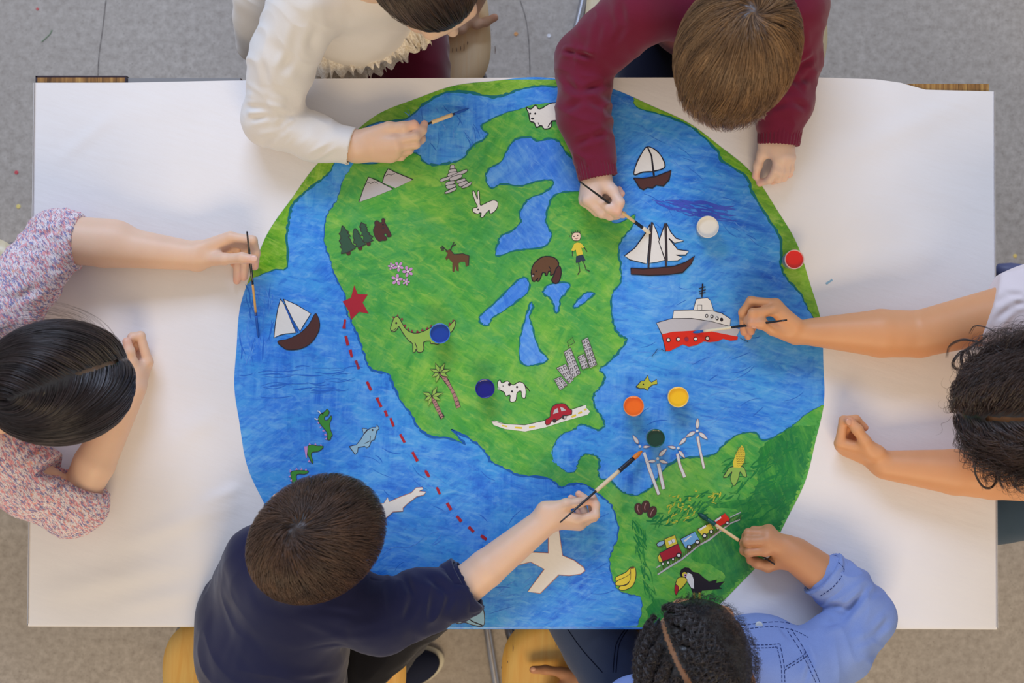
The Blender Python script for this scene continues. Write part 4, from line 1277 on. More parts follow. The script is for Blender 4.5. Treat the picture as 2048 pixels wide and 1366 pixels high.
def nail(p, dirv, nrm, parent, r=.0048, mat=None):
    bm = bmesh.new(); bmesh.ops.create_uvsphere(bm, u_segments=14, v_segments=8, radius=1.0)
    d = Vector(dirv).normalized(); n = Vector(nrm); n = (n - d * n.dot(d)).normalized(); s = d.cross(n)
    for v in bm.verts:
        x, y, z = v.co; v.co = Vector(p) + d * x * r * 1.25 + s * y * r + n * z * r * .35
    return bm_obj('fingernail', bm, mat or M_nail, parent, True)


def brush(tip, end, cols, label, widths=(3.0, 4.2, 3.6, 5.2), cuts=(.16, .3, .62), flatb=1.0, tiplen=None):
    """tip,end world points; cols (handle, wood, ferrule, bristle); cuts: fractions from the tip: bristle | ferrule | pale wood | black handle"""
    tip = Vector(tip); end = Vector(end); ax = (end - tip)
    root = empty('paintbrush', tip, label, 'paintbrush', 'paintbrushes held by the children')
    k = CAMH / F

    def seg(name, f0, f1, ws, mat, n=8):
        bm = bmesh.new(); pts = [tip + ax * (f0 + (f1 - f0) * i / (n - 1)) for i in range(n)]
        rad = [max(np.interp(i / (n - 1), np.linspace(0, 1, len(ws)), ws) * k / 2, .0004) for i in range(n)]
        tube_bm(bm, pts, rad, 14); bm_obj(name, bm, mat, root, True)
    a, b, c = cuts
    w0, w1, w2, w3 = widths
    seg('bristles', 0, a, [w3 * .35, w3 * .9, w3, w2], NB('bristles').done(rgb(*cols[3]), .45, .4))
    seg('ferrule', a, b, [w2, w2 * 1.02, w2], NB('ferrule').done(rgb(*cols[2]), .3, .5, .2 if cols[2][0] > 100 else 0))
    seg('wooden_section', b, c, [w1 * .96, w1, w1 * .96], NB('pale_wood').done(rgb(*cols[1]), .5, .4))
    seg('handle', c, 1, [w0, w0 * 1.15, w0 * 1.05, w0 * .8, w0 * .7], NB('black_lacquer').done(rgb(*cols[0]), .2, .6), 12)
    return root


# ---------------------------------------------------------------- people
class Person:
    def __init__(s, label, base, skin, pinkc=None):
        s.root = empty('person', base, label, 'person')
        s.S = SDF(); s.tips = []; s.skin = skin
        s.n = 0

    def head(s, H, neck):
        g1, g2, ears = H.prims(); s.H = H
        n0 = H.P(0, -.022, -.045)
        s.S.add(g1, .022, .01); s.S.add(g2, .004, .006); s.S.add(ears, .003, .003)
        s.S.sub += [(EL(H.P(-.029, .079, -.004), np.array([.012, .009, .008]) * H.k, H.R), .006), (EL(H.P(.029, .079, -.004), np.array([.012, .009, .008]) * H.k, H.R), .006)]
        s.S.add([RC(n0, neck, .037 * H.k, .042 * H.k)], .02, .02)
        s.neck = neck

    def body(s, v=.0017):
        s.S.sub.append(clear_table())
        V, Q = s.S.mesh(v)
        pk = np.zeros(len(V))
        for t in s.tips:
            d = np.linalg.norm(V - t, axis=1); pk = np.maximum(pk, .55 * np.exp(-(d / .011) ** 2))
        H = s.H
        for sx in (-1, 1):
            d = np.linalg.norm(V - H.P(sx * .036, .066, -.028), axis=1); pk = np.maximum(pk, .35 * np.exp(-(d / .02) ** 2))
            d = np.linalg.norm(V - H.P(sx * .078, -.010, -.004), axis=1); pk = np.maximum(pk, .5 * np.exp(-(d / .02) ** 2))
        d = np.linalg.norm(V - H.P(0, .078, -.055), axis=1); pk = np.maximum(pk, .7 * np.exp(-(d / .012) ** 2))
        s.bodyo = np_mesh('body', V, Q, s.skin, s.root, attrs={'pink': pk})
        H.eyes(s.root)

    def cloth(s, name, S, mat, limbs=(), v=.0022, base=.0008, creases=(), seed=0, label=None):
        if name != 'trousers': S.sub = list(S.sub) + [clear_table()]
        V, Q = S.mesh(v)
        V = folds(V, Q, limbs, seed, base, creases)
        o = np_mesh(name, V, Q, mat, s.root, label=label)
        return o, V, Q


def on_surface(V, Q, pts, off=.0008):
    """drop a pixel polyline on a mesh from above"""
    T_ = BVHTree.FromPolygons(V.tolist(), Q.tolist())
    out = []
    o = Vector((0, 0, T + CAMH))
    for x, y in pts:
        d = (PX(x, y, 0) - o).normalized()
        h = T_.ray_cast(o, d)
        if h[0] is not None: out.append(h[0] + (h[1] * off if h[1].z > 0 else -h[1] * off))
    return out


def legs(P, hip, fwd, mat, name='trousers', r=(.078, .058, .045), foot=True, thigh=.38, spread=.07, shoecol=(30, 34, 50), kneeh=None, label=None, knee_spread=None):
    f = Vector((fwd[0], fwd[1], 0)).normalized(); sd = Vector((-f.y, f.x, 0)); hip = Vector(hip)
    S = SDF(); g = [EL(hip + Vector((0, 0, .01)), (.115, .115, .085))]
    ks = knee_spread or spread + .02
    shoes = []
    for sx in (-1, 1):
        a = hip + sd * spread * sx; kn = hip + f * thigh + sd * ks * sx; kn.z = kneeh or (.50 if hip.z > .5 else hip.z)
        an = kn + Vector((0, 0, 0)) - f * .02; an.z = .09
        g += [RC(a, kn, r[0], r[1]), RC(kn, an, r[1] * .98, r[2])]
        shoes.append(an)
    S.add(g, .03, .03)
    limbs = []
    for sx in (-1, 1):
        a = hip + sd * spread * sx; kn = hip + f * thigh + sd * ks * sx; kn.z = kneeh or (.50 if hip.z > .5 else hip.z)
        limbs.append((a, kn, .003, .001, 30))
    o, V, Q = P.cloth(name, S, mat, limbs, v=.004, seed=3, label=label)
    if foot:
        ms = NB('shoe_canvas').done(rgb(*shoecol), .8, .2)
        for an in shoes:
            shoe(P.root, Vector((an.x, an.y, 0)), f, ms)
    return V, Q


def shoe(parent, p, f, ms, L=.20, k=1.0, lining=None):
    f = Vector(f).normalized(); R = np.array([[f.y, -f.x, 0], [f.x, f.y, 0], [0, 0, 1]]).T
    R = np.array([[f.y, f.x, 0], [-f.x, f.y, 0], [0, 0, 1]])
    S = SDF(); P_ = lambda x, y, z: np.array(p) + R @ (np.array([x, y, z]) * k)
    S.add([EL(P_(0, .075, .028), (.041 * k, .075 * k, .034 * k), R), EL(P_(0, -.015, .042), (.034 * k, .05 * k, .042 * k), R)], .03, .03)
    S.cut.append((P_(0, 0, .012), (0, 0, -1)))
    S.sub.append((EL(P_(0, -.005, .085), (.024 * k, .045 * k, .035 * k), R), .004))
    V, Q = S.mesh(.003); sh = np_mesh('shoe', V, Q, ms, parent)
    S = SDF(); S.add([EL(P_(0, .078, .012), (.046 * k, .082 * k, .013 * k), R), EL(P_(0, -.01, .012), (.038 * k, .056 * k, .013 * k), R)], .03, .03)
    S.cut.append((P_(0, 0, .0015), (0, 0, -1)))
    V, Q = S.mesh(.003); np_mesh('sole', V, Q, M_sole, sh)
    if lining:
        S = SDF(); S.add([EL(P_(0, -.002, .058), (.022 * k, .042 * k, .012 * k), R)]); V, Q = S.mesh(.003); np_mesh('insole', V, Q, lining, sh)


# ---------------------------------------------------------------- chairs
m = NB('birch_plywood')
g = m.noise(3, m.mapped((30, 2, 2), (0, 0, .05)), 5, .6, .8)
M_ply = m.done(m.ramp(g, [(.3, rgb(244, 186, 92)), (.7, rgb(252, 210, 120))]), .32, .45)
m = NB('light_birch_plywood')
g = m.noise(3, m.mapped((30, 2, 2), (0, 0, .05)), 5, .6, .8)
M_ply3 = m.done(m.ramp(g, [(.3, rgb(252, 222, 172)), (.7, rgb(255, 234, 196))]), .32, .45)
m = NB('pale_plywood')
g = m.noise(3, m.mapped((30, 2, 2), (0, 0, .05)), 5, .6, .8)
M_ply2 = m.done(m.ramp(g, [(.3, rgb(222, 204, 164)), (.7, rgb(236, 222, 188))]), .32, .45)
M_scuff = NB('scuff').done(rgb(120, 96, 84), .8, .2)


def chair(cx, cy, rz, label, ply, scuffs=()):
    """moulded plywood seat and back on a steel tube frame; faces +y before turning"""
    R = Matrix.Translation((cx, cy, 0)) @ Matrix.Rotation(rz, 4, 'Z')
    root = bpy.data.objects.new('chair', None); COL.objects.link(root); root.location = (cx, cy, 0); root.rotation_euler = (0, 0, rz)
    tag(root, label, 'chair', 'plywood chairs around the table')

    def shell(outline, thick, zf, xyf):
        bm = bmesh.new(); nu = 28
        # concentric rings of the outline
        rings_t = []; rings_b = []
        for s_ in np.linspace(1, .0, 9)[:-1]:
            rt = []; rb = []
            for (x, y) in outline:
                q = (x * s_, y * s_); z = zf(*q)
                rt.append(bm.verts.new(R @ xyf(q[0], q[1], z + thick / 2 * (1 if s_ < 1 else .3)))); rb.append(bm.verts.new(R @ xyf(q[0], q[1], z - thick / 2 * (1 if s_ < 1 else .3))))
            rings_t.append(rt); rings_b.append(rb)
        ct = bm.verts.new(R @ xyf(0, 0, zf(0, 0) + thick / 2)); cb = bm.verts.new(R @ xyf(0, 0, zf(0, 0) - thick / 2))
        n = len(outline)
        for rings in (rings_t, rings_b):
            for a, b in zip(rings[:-1], rings[1:]):
                for i in range(n): bm.faces.new((a[i], a[(i + 1) % n], b[(i + 1) % n], b[i]))
        for i in range(n):
            bm.faces.new((rings_t[-1][i], rings_t[-1][(i + 1) % n], ct)); bm.faces.new((rings_b[-1][i], rings_b[-1][(i + 1) % n], cb))
            bm.faces.new((rings_t[0][i], rings_t[0][(i + 1) % n], rings_b[0][(i + 1) % n], rings_b[0][i]))
        return bm

    def outline(w0, w1, d, rr=.32, n=72):
        out = []
        for i in range(n):
            a = 2 * math.pi * i / n; c_, s_ = math.cos(a), math.sin(a); e = .48
            x = abs(c_) ** e * (1 if c_ > 0 else -1); y = abs(s_) ** e * (1 if s_ > 0 else -1)
            w = w0 + (w1 - w0) * (y + 1) / 2
            out.append((x * w / 2, y * d / 2))
        return out
    ol = outline(.40, .50, .42)
    bm = shell(ol, .011, lambda x, y: .440 + .10 * x * x - .35 * max(0, y - .12) ** 2 * 4 + .03 * max(0, -y), lambda x, y, z: Vector((x, y, z)))
    bm_obj('seat', bm, ply, root, True)
    ob = outline(.42, .40, .20)
    bm = shell(ob, .010, lambda x, y: 0, lambda x, y, z: Vector((x, -.235 - .05 * (y + .1) + .5 * x * x + z, .72 + y)))
    bm_obj('backrest', bm, ply, root, True)
    for sx in (-1, 1):
        bm = bmesh.new()
        tube_bm(bm, [R @ Vector(v) for v in catmull([(sx * .225, .17, .0), (sx * .222, .165, .25), (sx * .215, .155, .40), (sx * .18, .10, .422), (sx * .17, 0, .424), (sx * .175, -.12, .426)], 5)], .0105, 12)
        bm_obj('leg', bm, M_steel, root, True)
        bm = bmesh.new()
        tube_bm(bm, [R @ Vector(v) for v in catmull([(sx * .20, -.28, .0), (sx * .185, -.20, .25), (sx * .17, -.13, .41), (sx * .165, -.19, .46), (sx * .165, -.228, .62), (sx * .165, -.232, .74)], 6)], .0105, 12)
        bm_obj('leg', bm, M_steel, root, True)
    if scuffs:
        for (x, y, l) in scuffs:
            bm = bmesh.new(); ribbon(bm, [(x, y - l / 2), (x + .3, y), (x, y + l / 2)], 1.5, -.2845, 0, True, .3)
            bm_obj('scuff_mark', bm, M_scuff, root)
    return root
# ================================================================ chairs
sc1 = [(890, 85, 14), (896, 98, 10), (905, 100, 9), (913, 99, 8), (921, 97, 9), (928, 95, 14), (935, 86, 7), (990, 100, 16)]
chair(-.2747, .675, math.pi, 'plywood chair under the child in the white lace shirt', M_ply3, sc1)
chair(.3727, .69, math.pi, 'pale plywood chair under the child in the maroon sweatshirt', M_ply2)
chair(-.438, -.735, 0, 'plywood chair under the child in the navy shirt', M_ply)
chair(.214, -.735, 0, 'plywood chair under the child in the denim shirt', M_ply, [(1026, 1296, 14), (1015, 1324, 5), (1003, 1335, 5), (1112, 1290, 10)])
chair(-1.136, -.03, -math.pi / 2, 'pale plywood chair behind the child in the knitted sweater', M_ply2)
c6 = chair(1.19, -.125, math.pi / 2, 'plywood chair with a grey padded arm on the right', M_ply)
bm = bmesh.new()
tube_bm(bm, [PX(x, y, -.24) for x, y in ((1990, 541), (1996, 541), (2020, 543), (2048, 546), (2120, 552), (2200, 558))], [.004, .013, .0165, .0165, .0165, .012], 16)
bm_obj('armrest', bm, NB('grey_padding').done(rgb(96, 104, 150), .45, .5), c6, True, 'grey padded armrest')

# ================================================================ people
PK = (.80, .30, .24, 1)
SK_light = skin_mat('light_skin', (.80, .58, .46, 1), (.88, .42, .34, 1))
SK_tan = skin_mat('warm_light_skin', (.80, .55, .40, 1), (.88, .42, .33, 1))
SK_mid = skin_mat('tan_skin', (.74, .37, .18, 1), (.78, .36, .24, 1))
SK_brown = skin_mat('brown_skin', (.56, .275, .14, 1), (.64, .29, .20, 1))


def A(px, py, h): return np.array(PX(px, py, h))


def arm(P, sh, el, wr, r=(.038, .033, .034, .022)):
    mid = el + (wr - el) * .35
    P.S.add([RC(sh, el, r[0], r[1]), RC(el, mid, r[1], r[2]), RC(mid, wr, r[2], r[3])], .004, .02)


def dirn(a, b):
    v = np.array(b) - np.array(a); return v / np.linalg.norm(v)


def px_dir(H, sc, px, py):
    """unit direction of the scalp point seen at a photo pixel"""
    o = np.array([0, 0, T + CAMH]); q = np.array(PX(px, py, 0)) - o; q /= np.linalg.norm(q)
    ol = (((o - np.array(H.c)) @ H.R) / H.k - sc.o) / sc.r; dl = (q @ H.R) / H.k / sc.r
    a = dl @ dl; b = 2 * ol @ dl; c = ol @ ol - 1; D = max(b * b - 4 * a * c, 0)
    t = (-b - math.sqrt(D)) / (2 * a); p = ol + dl * t
    return p / np.linalg.norm(p)


def whorl_flow(w, swirl=.5, bias=None):
    def f(d):
        away = d * (d @ w)[:, None] - w
        sw = np.cross(w, d)
        v = unit(away) + swirl * unit(sw) * np.exp(-np.linalg.norm(d - w, axis=1) * 1.2)[:, None]
        if bias is not None: v = v + np.array(bias) * np.clip(np.linalg.norm(d - w, axis=1) - .3, 0, 1)[:, None]
        return v
    return f


# ---------------------------------------------------------------- navy boy
P = Person('person in a navy blue shirt holding a brush tipped with orange paint', PX(600, 1330, HF), SK_tan)
H = Head(PX(641, 1070, .215), (.83, .56), 24, 0, 1.05)
nb = A(590, 1150, .10)
P.head(H, nb)
sR, eR, wR = A(765, 1235, .085), A(905, 1192, .052), A(1098, 1036, .045)
sL, eL, wL = A(520, 1120, .07), A(455, 1300, -.12), A(735, 1312, -.262)
P.S.add([RC(nb, A(560, 1380, -.1), .07, .08), RC(sR, sL, .030)], .04, .03)
arm(P, sR, eR, wR, (.038, .033, .031, .0225)); arm(P, sL, eL, wL, (.038, .033, .030, .020))
hd = hand_prims(27, (330, 640, .052), (420, 950, .036), [
    [(1080, 900, .052), (1490, 800, .056), (1500, 580, .050), (1440, 400, .044)],
    [(1130, 980, .042), (1450, 850, .042), (1400, 520, .034), (1110, 320, .030)],
    [(1140, 1010, .030), (1300, 930, .026), (1180, 540, .020), (930, 410, .020)],
    [(1080, 1010, .020), (1200, 930, .014), (1100, 700, .012)]],
    [(560, 660, .052), (820, 545, .058), (1100, 520, .058), (1310, 470, .054)], r=8.4)
P.tips += add_hand(P.S, hd)
hd = hand_prims(29, (520, 420, .012), (400, 620, .008), [
    [(830, 640, .014), (980, 700, .010), (930, 790, .002), (810, 800, .002)],
    [(890, 540, .018), (1000, 640, .008), (1000, 720, .0)],
    [(900, 440, .018), (960, 540, .006), (980, 640, -.002)],
    [(860, 360, .014), (920, 420, .004)]],
    [(450, 650, .008), (500, 760, .006), (610, 870, .004), (720, 990, .002)], r=9.2, h0=-.272)
P.tips += add_hand(P.S, hd)
P.body()
m = NB('navy_jersey'); mc = cloth_mat('navy_cloth', rgb(30, 34, 74), rgb(20, 24, 56), 1100, .3)
S = SDF()
S.add([EL(A(590, 1180, .07), (.09, .09, .06)), RC(A(600, 1180, .065), A(545, 1290, -.02), .085, .115), RC(A(545, 1290, -.02), A(560, 1420, -.15), .115, .125), RC(A(560, 1150, .08), A(745, 1228, .085), .055, .052)], .05, .03)
S.add([RC(sL, A(470, 1215, -.02), .056, .055), RC(A(470, 1215, -.02), A(470, 1310, -.12), .055, .05)], .02, .03)
S.add([RC(sR, A(840, 1205, .068), .056, .049), RC(A(840, 1205, .068), A(925, 1180, .052), .049, .046)], .015, .03)
S.cut = []
cutp = A(925, 1180, .052)
S.sub = [(RC(A(935, 1176, .052), A(1000, 1130, .05), .041, .044), .004)]
cut_n = dirn(A(880, 1200, .05), A(925, 1168, .05))
S2 = SDF(); S2.g = S.g; S2.sub = S.sub
S.add([RC(nb + np.array([.0, .01, .02]), nb + np.array([.02, .02, .045]), .056, .052)], .01, .014)
S.sub.append((RC(nb + np.array([.0, .01, .02]), nb + np.array([.06, .05, .12]), .044, .05), .004))
ob = cr('530,1100 520,1200 470,1330', .06, 9, .004) + cr('560,1120 600,1210 700,1250 770,1240', .1, 9, .006) + cr('600,1150 650,1210 720,1225', .12, 7, .004) + cr('640,1262 740,1262 830,1235', .08, 8, .005) + \
    cr('500,1250 560,1330 680,1366', .05, 10, .005) + cr('800,1150 830,1190 810,1235', .11, 8, .005) + cr('850,1150 900,1185 890,1215', .09, 7, .0055) + cr('870,1130 915,1160 940,1175', .09, 6, .004) + cr('440,1180 420,1260 430,1340', .0, 9, .004) + cr('690,1330 760,1290 840,1262', .0, 7, .005)
P.cloth('shirt', S, mc, [(sR, cutp, .002, .0045, 55), (sL, A(470, 1310, -.12), .001, .003, 30), (A(600, 1180, .065), A(560, 1420, -.15), .0015, .003, 20)], creases=ob, seed=5)
# rolled cuff
S = SDF(); S.add([RC(A(905, 1188, .052), A(928, 1172, .051), .0475, .0485)]); S.cut = [(A(935, 1166, .051), cut_n), (A(893, 1196, .052), -cut_n)]
S.sub = [(RC(A(915, 1180, .052), A(970, 1140, .05), .040, .042), .003)]
P.cloth('sleeve_cuff', S, mc, [(A(893, 1196, .052), A(935, 1166, .051), .002, .002, 60)], seed=9, v=.002)
mt = cloth_mat('black_trouser_cloth', rgb(18, 18, 26), rgb(10, 10, 16), 1100, .25)
S = SDF()
S.add([EL(A(575, 1405, -.185), (.13, .11, .08)), RC(A(620, 1395, -.2), A(850, 1205, -.205), .078, .056), RC(A(500, 1400, -.195), A(455, 1170, -.205), .076, .06), RC(A(850, 1205, -.205), PX(760, 1345, HF + .09), .056, .042), RC(A(455, 1170, -.205), PX(440, 1170, HF + .09), .058, .042)], .03, .03)
P.cloth('trousers', S, mt, [(A(620, 1395, -.2), A(850, 1205, -.205), .003, .002, 30)], v=.0035)
ms = NB('navy_canvas').done(rgb(30, 36, 58), .8, .2)
shoe(P.root, PX(757, 1352, HF), (.93, .30), ms, k=1.0, lining=NB('yellow_lining').done(rgb(216, 158, 56), .8, .2))
shoe(P.root, PX(440, 1180, HF), (0, 1), ms)
sc = Scalp(H, .0745, .0925, .080)
TABS = [.46, .40, .25, .02, .10, -.30, -.52, -.62]
hm = hair_mat('dark_brown_hair', rgb(50, 32, 24), rgb(116, 84, 62), .42, .9)
w = px_dir(H, sc, 592, 1052)
d0 = roots(13000, TABS, 2)
fl_ = whorl_flow(w, .55)
dist = np.linalg.norm(d0 - w, axis=1)
Pt = grow(sc, d0, fl_, .36, 9, (.0005, .0075, .0085), .10, 5, clump=9)
hv, hq, ha = strands_mesh(Pt, .00035)
cap = cap_mesh(sc, TABS, .003)
join_hair('hair', [(hv, hq, ha), cap], hm, P.root)
br = [brush(PX(1284, 902, .014), PX(1120, 1045, .088), ((24, 22, 36), (232, 206, 168), (26, 26, 40), (232, 130, 40)), 'paintbrush with orange paint held by the child in navy', (4.2, 8.5, 9, 10), (.11, .29, .57))]

# ---------------------------------------------------------------- maroon boy
P = Person('person in a maroon sweatshirt with light brown hair painting a white sail', PX(1440, -20, HF), SK_light)
H = Head(PX(1468, 112, .215), (-.30, -.95), 24, 0, 1.06)
nb = A(1490, -10, .11)
P.head(H, nb)
sR, eR, wR = A(1280, 20, .12), A(1170, 120, .05), A(1196, 352, .036)
sL, eL, wL = A(1585, 10, .12), A(1588, 120, .05), A(1556, 288, .031)
P.S.add([RC(nb, A(1440, -60, -.1), .07, .08), RC(sR, sL, .030)], .04, .03)
arm(P, sR, eR, wR, (.036, .033, .031, .0225)); arm(P, sL, eL, wL, (.036, .033, .030, .0225))
hd = hand_prims(22, (640, 250, .046), (420, 300, .030), [
    [(560, 600, .052), (800, 790, .056), (930, 880, .044), (1060, 905, .032)],
    [(420, 640, .050), (660, 880, .048), (820, 930, .034), (950, 930, .020)],
    [(350, 660, .036), (580, 860, .028), (830, 700, .018), (1030, 520, .016)],
    [(340, 600, .022), (520, 760, .014), (760, 560, .012), (985, 440, .014)]],
    [(700, 330, .042), (870, 470, .052), (990, 680, .060), (960, 830, .056)], r=8.8)
P.tips += add_hand(P.S, hd)
hd = hand_prims(23, (620, 230, .034), (1050, 290, .026), [
    [(860, 640, .040), (800, 930, .038), (660, 1140, .024), (450, 1215, .011)],
    [(970, 640, .043), (920, 960, .036), (860, 1120, .020), (740, 1170, .010)],
    [(1080, 650, .040), (1050, 960, .030), (1000, 1090, .016), (880, 1130, .009)],
    [(1160, 630, .032), (1160, 880, .024), (1130, 1000, .013), (1040, 1060, .009)]],
    [(580, 350, .030), (500, 560, .026), (405, 800, .019), (355, 1040, .011)], r=8.0, palm_r=(15,10.5))
P.tips += add_hand(P.S, hd)
P.body()
mc = cloth_mat('maroon_jersey', rgb(124, 32, 62), rgb(98, 22, 46), 800, .4)
S = SDF()
S.add([RC(A(1465, -20, .085), A(1420, -30, -.07), .10, .118), RC(A(1295, 5, .105), A(1575, 5, .105), .058, .056), RC(A(1420, -30, -.07), A(1410, -60, -.16), .118, .12)], .05, .03)
S.add([RC(sR, eR, .056, .047), RC(eR, A(1168, 230, .045), .047, .0425), RC(A(1168, 230, .045), A(1190, 318, .038), .0425, .034)], .012, .02)
S.add([RC(sL, eL, .054, .042), RC(eL, A(1570, 205, .042), .042, .043), RC(A(1570, 205, .042), A(1560, 248, .036), .043, .038)], .012, .02)
S.sub = [(RC(nb + np.array([.0, -.005, .02]), nb + np.array([-.01, -.05, .12]), .040, .045), .006)]
ob = cr('1122,95 1150,105 1185,118', .1, 5, .007) + cr('1135,40 1165,80 1170,110', .13, 8, .004) + cr('1200,40 1195,85', .15, 8, .004) + cr('1240,5 1250,50 1225,90', .16, 8, .003) + cr('1125,160 1160,185 1215,165', .09, 7, .005) + \
    cr('1130,215 1170,200 1215,215', .09, 8, .004) + cr('1150,285 1185,275 1215,262', .08, 7, .004) + cr('1545,110 1600,130 1630,115', .1, 6, .006) + cr('1560,150 1600,160 1625,150', .1, 7, .005) + cr('1540,215 1580,205 1615,215', .08, 7, .004) + \
    cr('1600,60 1625,90', .15, 7, .004) + cr('1255,70 1300,95 1350,115', .04, 6, .004)
P.cloth('sweatshirt', S, mc, [(sR, eR, .0015, .003, 34), (eR, A(1190, 318, .038), .003, .002, 45), (sL, eL, .0015, .003, 34), (eL, A(1560, 248, .036), .003, .002, 45)], creases=ob, seed=15)
for c0, c1, wv, r0, r1 in ((A(1188, 312, .038), A(1196, 356, .036), wR, .0335, .0315), (A(1561, 246, .036), A(1557, 290, .032), wL, .0365, .0335)):
    n = dirn(c0, c1)
    S = SDF(); S.add([RC(c0, c1, r0, r1)]); S.cut = [(c1, n), (c0 - n * .004, -n)]
    S.sub = [(RC(c1 - n * .012, c1 + n * .03, r1 - .005, r1 - .002), .003)]
    V, Q = S.mesh(.0018); N = vnormals(V, Q)
    rel = V - c0; ax = rel @ n; s1 = np.cross(n, [0, 0, 1.0]); s1 /= np.linalg.norm(s1); s2 = np.cross(s1, n)
    th = np.arctan2(rel @ s2, rel @ s1); V = V + N * (.0009 * np.sin(th * 34))[:, None]
    np_mesh('ribbed_cuff', V, Q, mc, P.root)
V, Q = legs(P, PX(1400, -70, -.19), (-.04, -1), cloth_mat('dark_indigo_denim', rgb(24, 30, 56), rgb(12, 16, 34), 1200, .4), r=(.078, .06, .045))
sc = Scalp(H, .0745, .0925, .082)
TABM = [.22, .22, .18, -.02, .08, -.30, -.52, -.62]
hm = hair_mat('light_brown_hair', rgb(74, 48, 28), rgb(182, 140, 92), .40, .9)
w = px_dir(H, sc, 1512, 24)
d0 = roots(13000, TABM, 4)
Pt = grow(sc, d0, whorl_flow(w, .5, (.15, .35, 0)), .62, 12, (.0005, .009, .010), .085, 6, clump=7)
hv, hq, ha = strands_mesh(Pt, .00036)
fr = roots(900, TABM, 41, lambda d: (d[:, 1] > .55) & (d[:, 2] < .62))
Pf = grow(sc, fr, whorl_flow(w, .3, (-.35, .1, -.2)), .62, 10, (.001, .011, .017), .10, 7, clump=6)
fv, fq, fa = strands_mesh(Pf, .00036)
join_hair('hair', [(hv, hq, ha), (fv, fq, fa), cap_mesh(sc, TABM, .003)], hm, P.root)
brush(PX(1301, 467, .002), PX(1158, 362, .100), ((20, 20, 22), (226, 196, 140), (20, 22, 30), (238, 228, 206)), 'paintbrush with white paint held by the child in maroon', (4.4, 6.4, 7, 9), (.12, .235, .42))

# ---------------------------------------------------------------- white shirt girl, top left
P = Person('person in a white lace-hemmed shirt bending low over the top of the table', PX(760, -60, HF), SK_tan)
H = Head(PX(850, -50, .195), (.50, -.87), 25, 0, 1.05)
nb = A(735, -85, .14)
P.head(H, nb)
sR, eR, wR = A(612, 0, .14), A(542, 236, .045), A(712, 294, .033)
sL, eL, wL = A(850, -150, .10), A(1000, -150, -.10), A(950, -8, -.25)
P.S.add([RC(nb, A(740, 20, -.1), .07, .08), RC(sR, sL, .030)], .04, .03)
arm(P, sR, eR, wR, (.036, .033, .031, .024)); arm(P, sL, eL, wL, (.036, .032, .030, .022))
hd = hand_prims(21, (330, 560, .038), (260, 800, .026), [
    [(900, 590, .046), (1240, 520, .046), (1350, 420, .036), (1385, 310, .030)],
    [(930, 690, .042), (1240, 640, .036), (1330, 560, .022), (1340, 450, .016)],
    [(900, 790, .032), (1130, 740, .022), (1200, 640, .013), (1150, 560, .011)],
    [(820, 860, .022), (1000, 850, .014), (1080, 780, .010), (1050, 700, .010)]],
    [(450, 500, .040), (800, 370, .044), (1030, 360, .046), (1215, 315, .044)], r=9.0, palm_r=(16, 12.5))
P.tips += add_hand(P.S, hd)
hd = hand_prims(31, (1590, 110, .014), (1440, 90, .012), [
    [(1440, 370, .010), (1330, 420, .006), (1230, 430, .0)], [(1370, 350, .012), (1260, 400, .006), (1150, 410, .0)],
    [(1310, 310, .012), (1210, 350, .006), (1120, 370, .0)], [(1260, 250, .010), (1180, 290, .004), (1100, 310, .0)]],
    [(1540, 210, .010), (1620, 310, .006), (1740, 280, .004), (1850, 225, .002)], r=9.2, h0=-.274)
P.tips += add_hand(P.S, hd)
P.body()
mc = cloth_mat('white_jersey', rgb(236, 234, 232), rgb(222, 219, 216), 900, .3)
S = SDF()
S.add([RC(A(715, -60, .08), A(712, 0, -.02), .095, .100), RC(A(712, 0, -.02), A(735, -30, -.13), .100, .11), RC(A(630, -10, .12), A(830, -140, .10), .058, .05)], .05, .03)
S.add([RC(A(515, -10, -.02), A(508, 85, -.13), .04, .032), RC(A(560, -40, .02), A(530, 40, -.08), .05, .04)], .03, .03)
S.add([RC(sR, A(566, 120, .095), .056, .051), RC(A(566, 120, .095), eR, .051, .0445), RC(eR, A(630, 276, .040), .0445, .036), RC(A(630, 276, .040), A(712, 294, .034), .036, .031)], .012, .02)
n = dirn(A(630, 276, .04), A(712, 297, .034)); n = n * .0 + np.array([.975, -.215, 0.0]); n /= np.linalg.norm(n)
c1 = A(705, 296, .034)
S.sub = [(RC(c1 - n * .014, c1 + n * .03, .0265, .029), .003), (RC(nb + np.array([.01, .0, .02]), nb + np.array([.05, .02, .12]), .040, .055), .006)]
S.add([EL(c1 + n * .02, (.0001,) * 3)], 0, 0)
S.sub.append((BX(c1 + n * .1, (.1, .06, .06), np.array([n, [-n[1], n[0], 0], [0, 0, 1]]).T, .001), .002))
ob = cr('500,180 545,205 580,215', .08, 6, .005) + cr('495,215 540,222 575,222', .08, 6, .005) + cr('500,240 545,235 580,225', .08, 6, .004) + cr('560,262 570,240 590,232', .07, 6, .004) + cr('520,285 560,275 585,255', .06, 6, .004) + \
    cr('530,120 540,170', .12, 8, .004) + cr('600,60 590,110 560,150', .14, 9, .004) + cr('640,10 640,60 620,100', .14, 8, .004) + cr('690,20 700,60', .1, 8, .004) + cr('610,300 640,275', .05, 5, .003)
P.cloth('shirt', S, mc, [(sR, eR, .0012, .003, 40), (eR, c1, .003, .0015, 45)], creases=ob, seed=25)
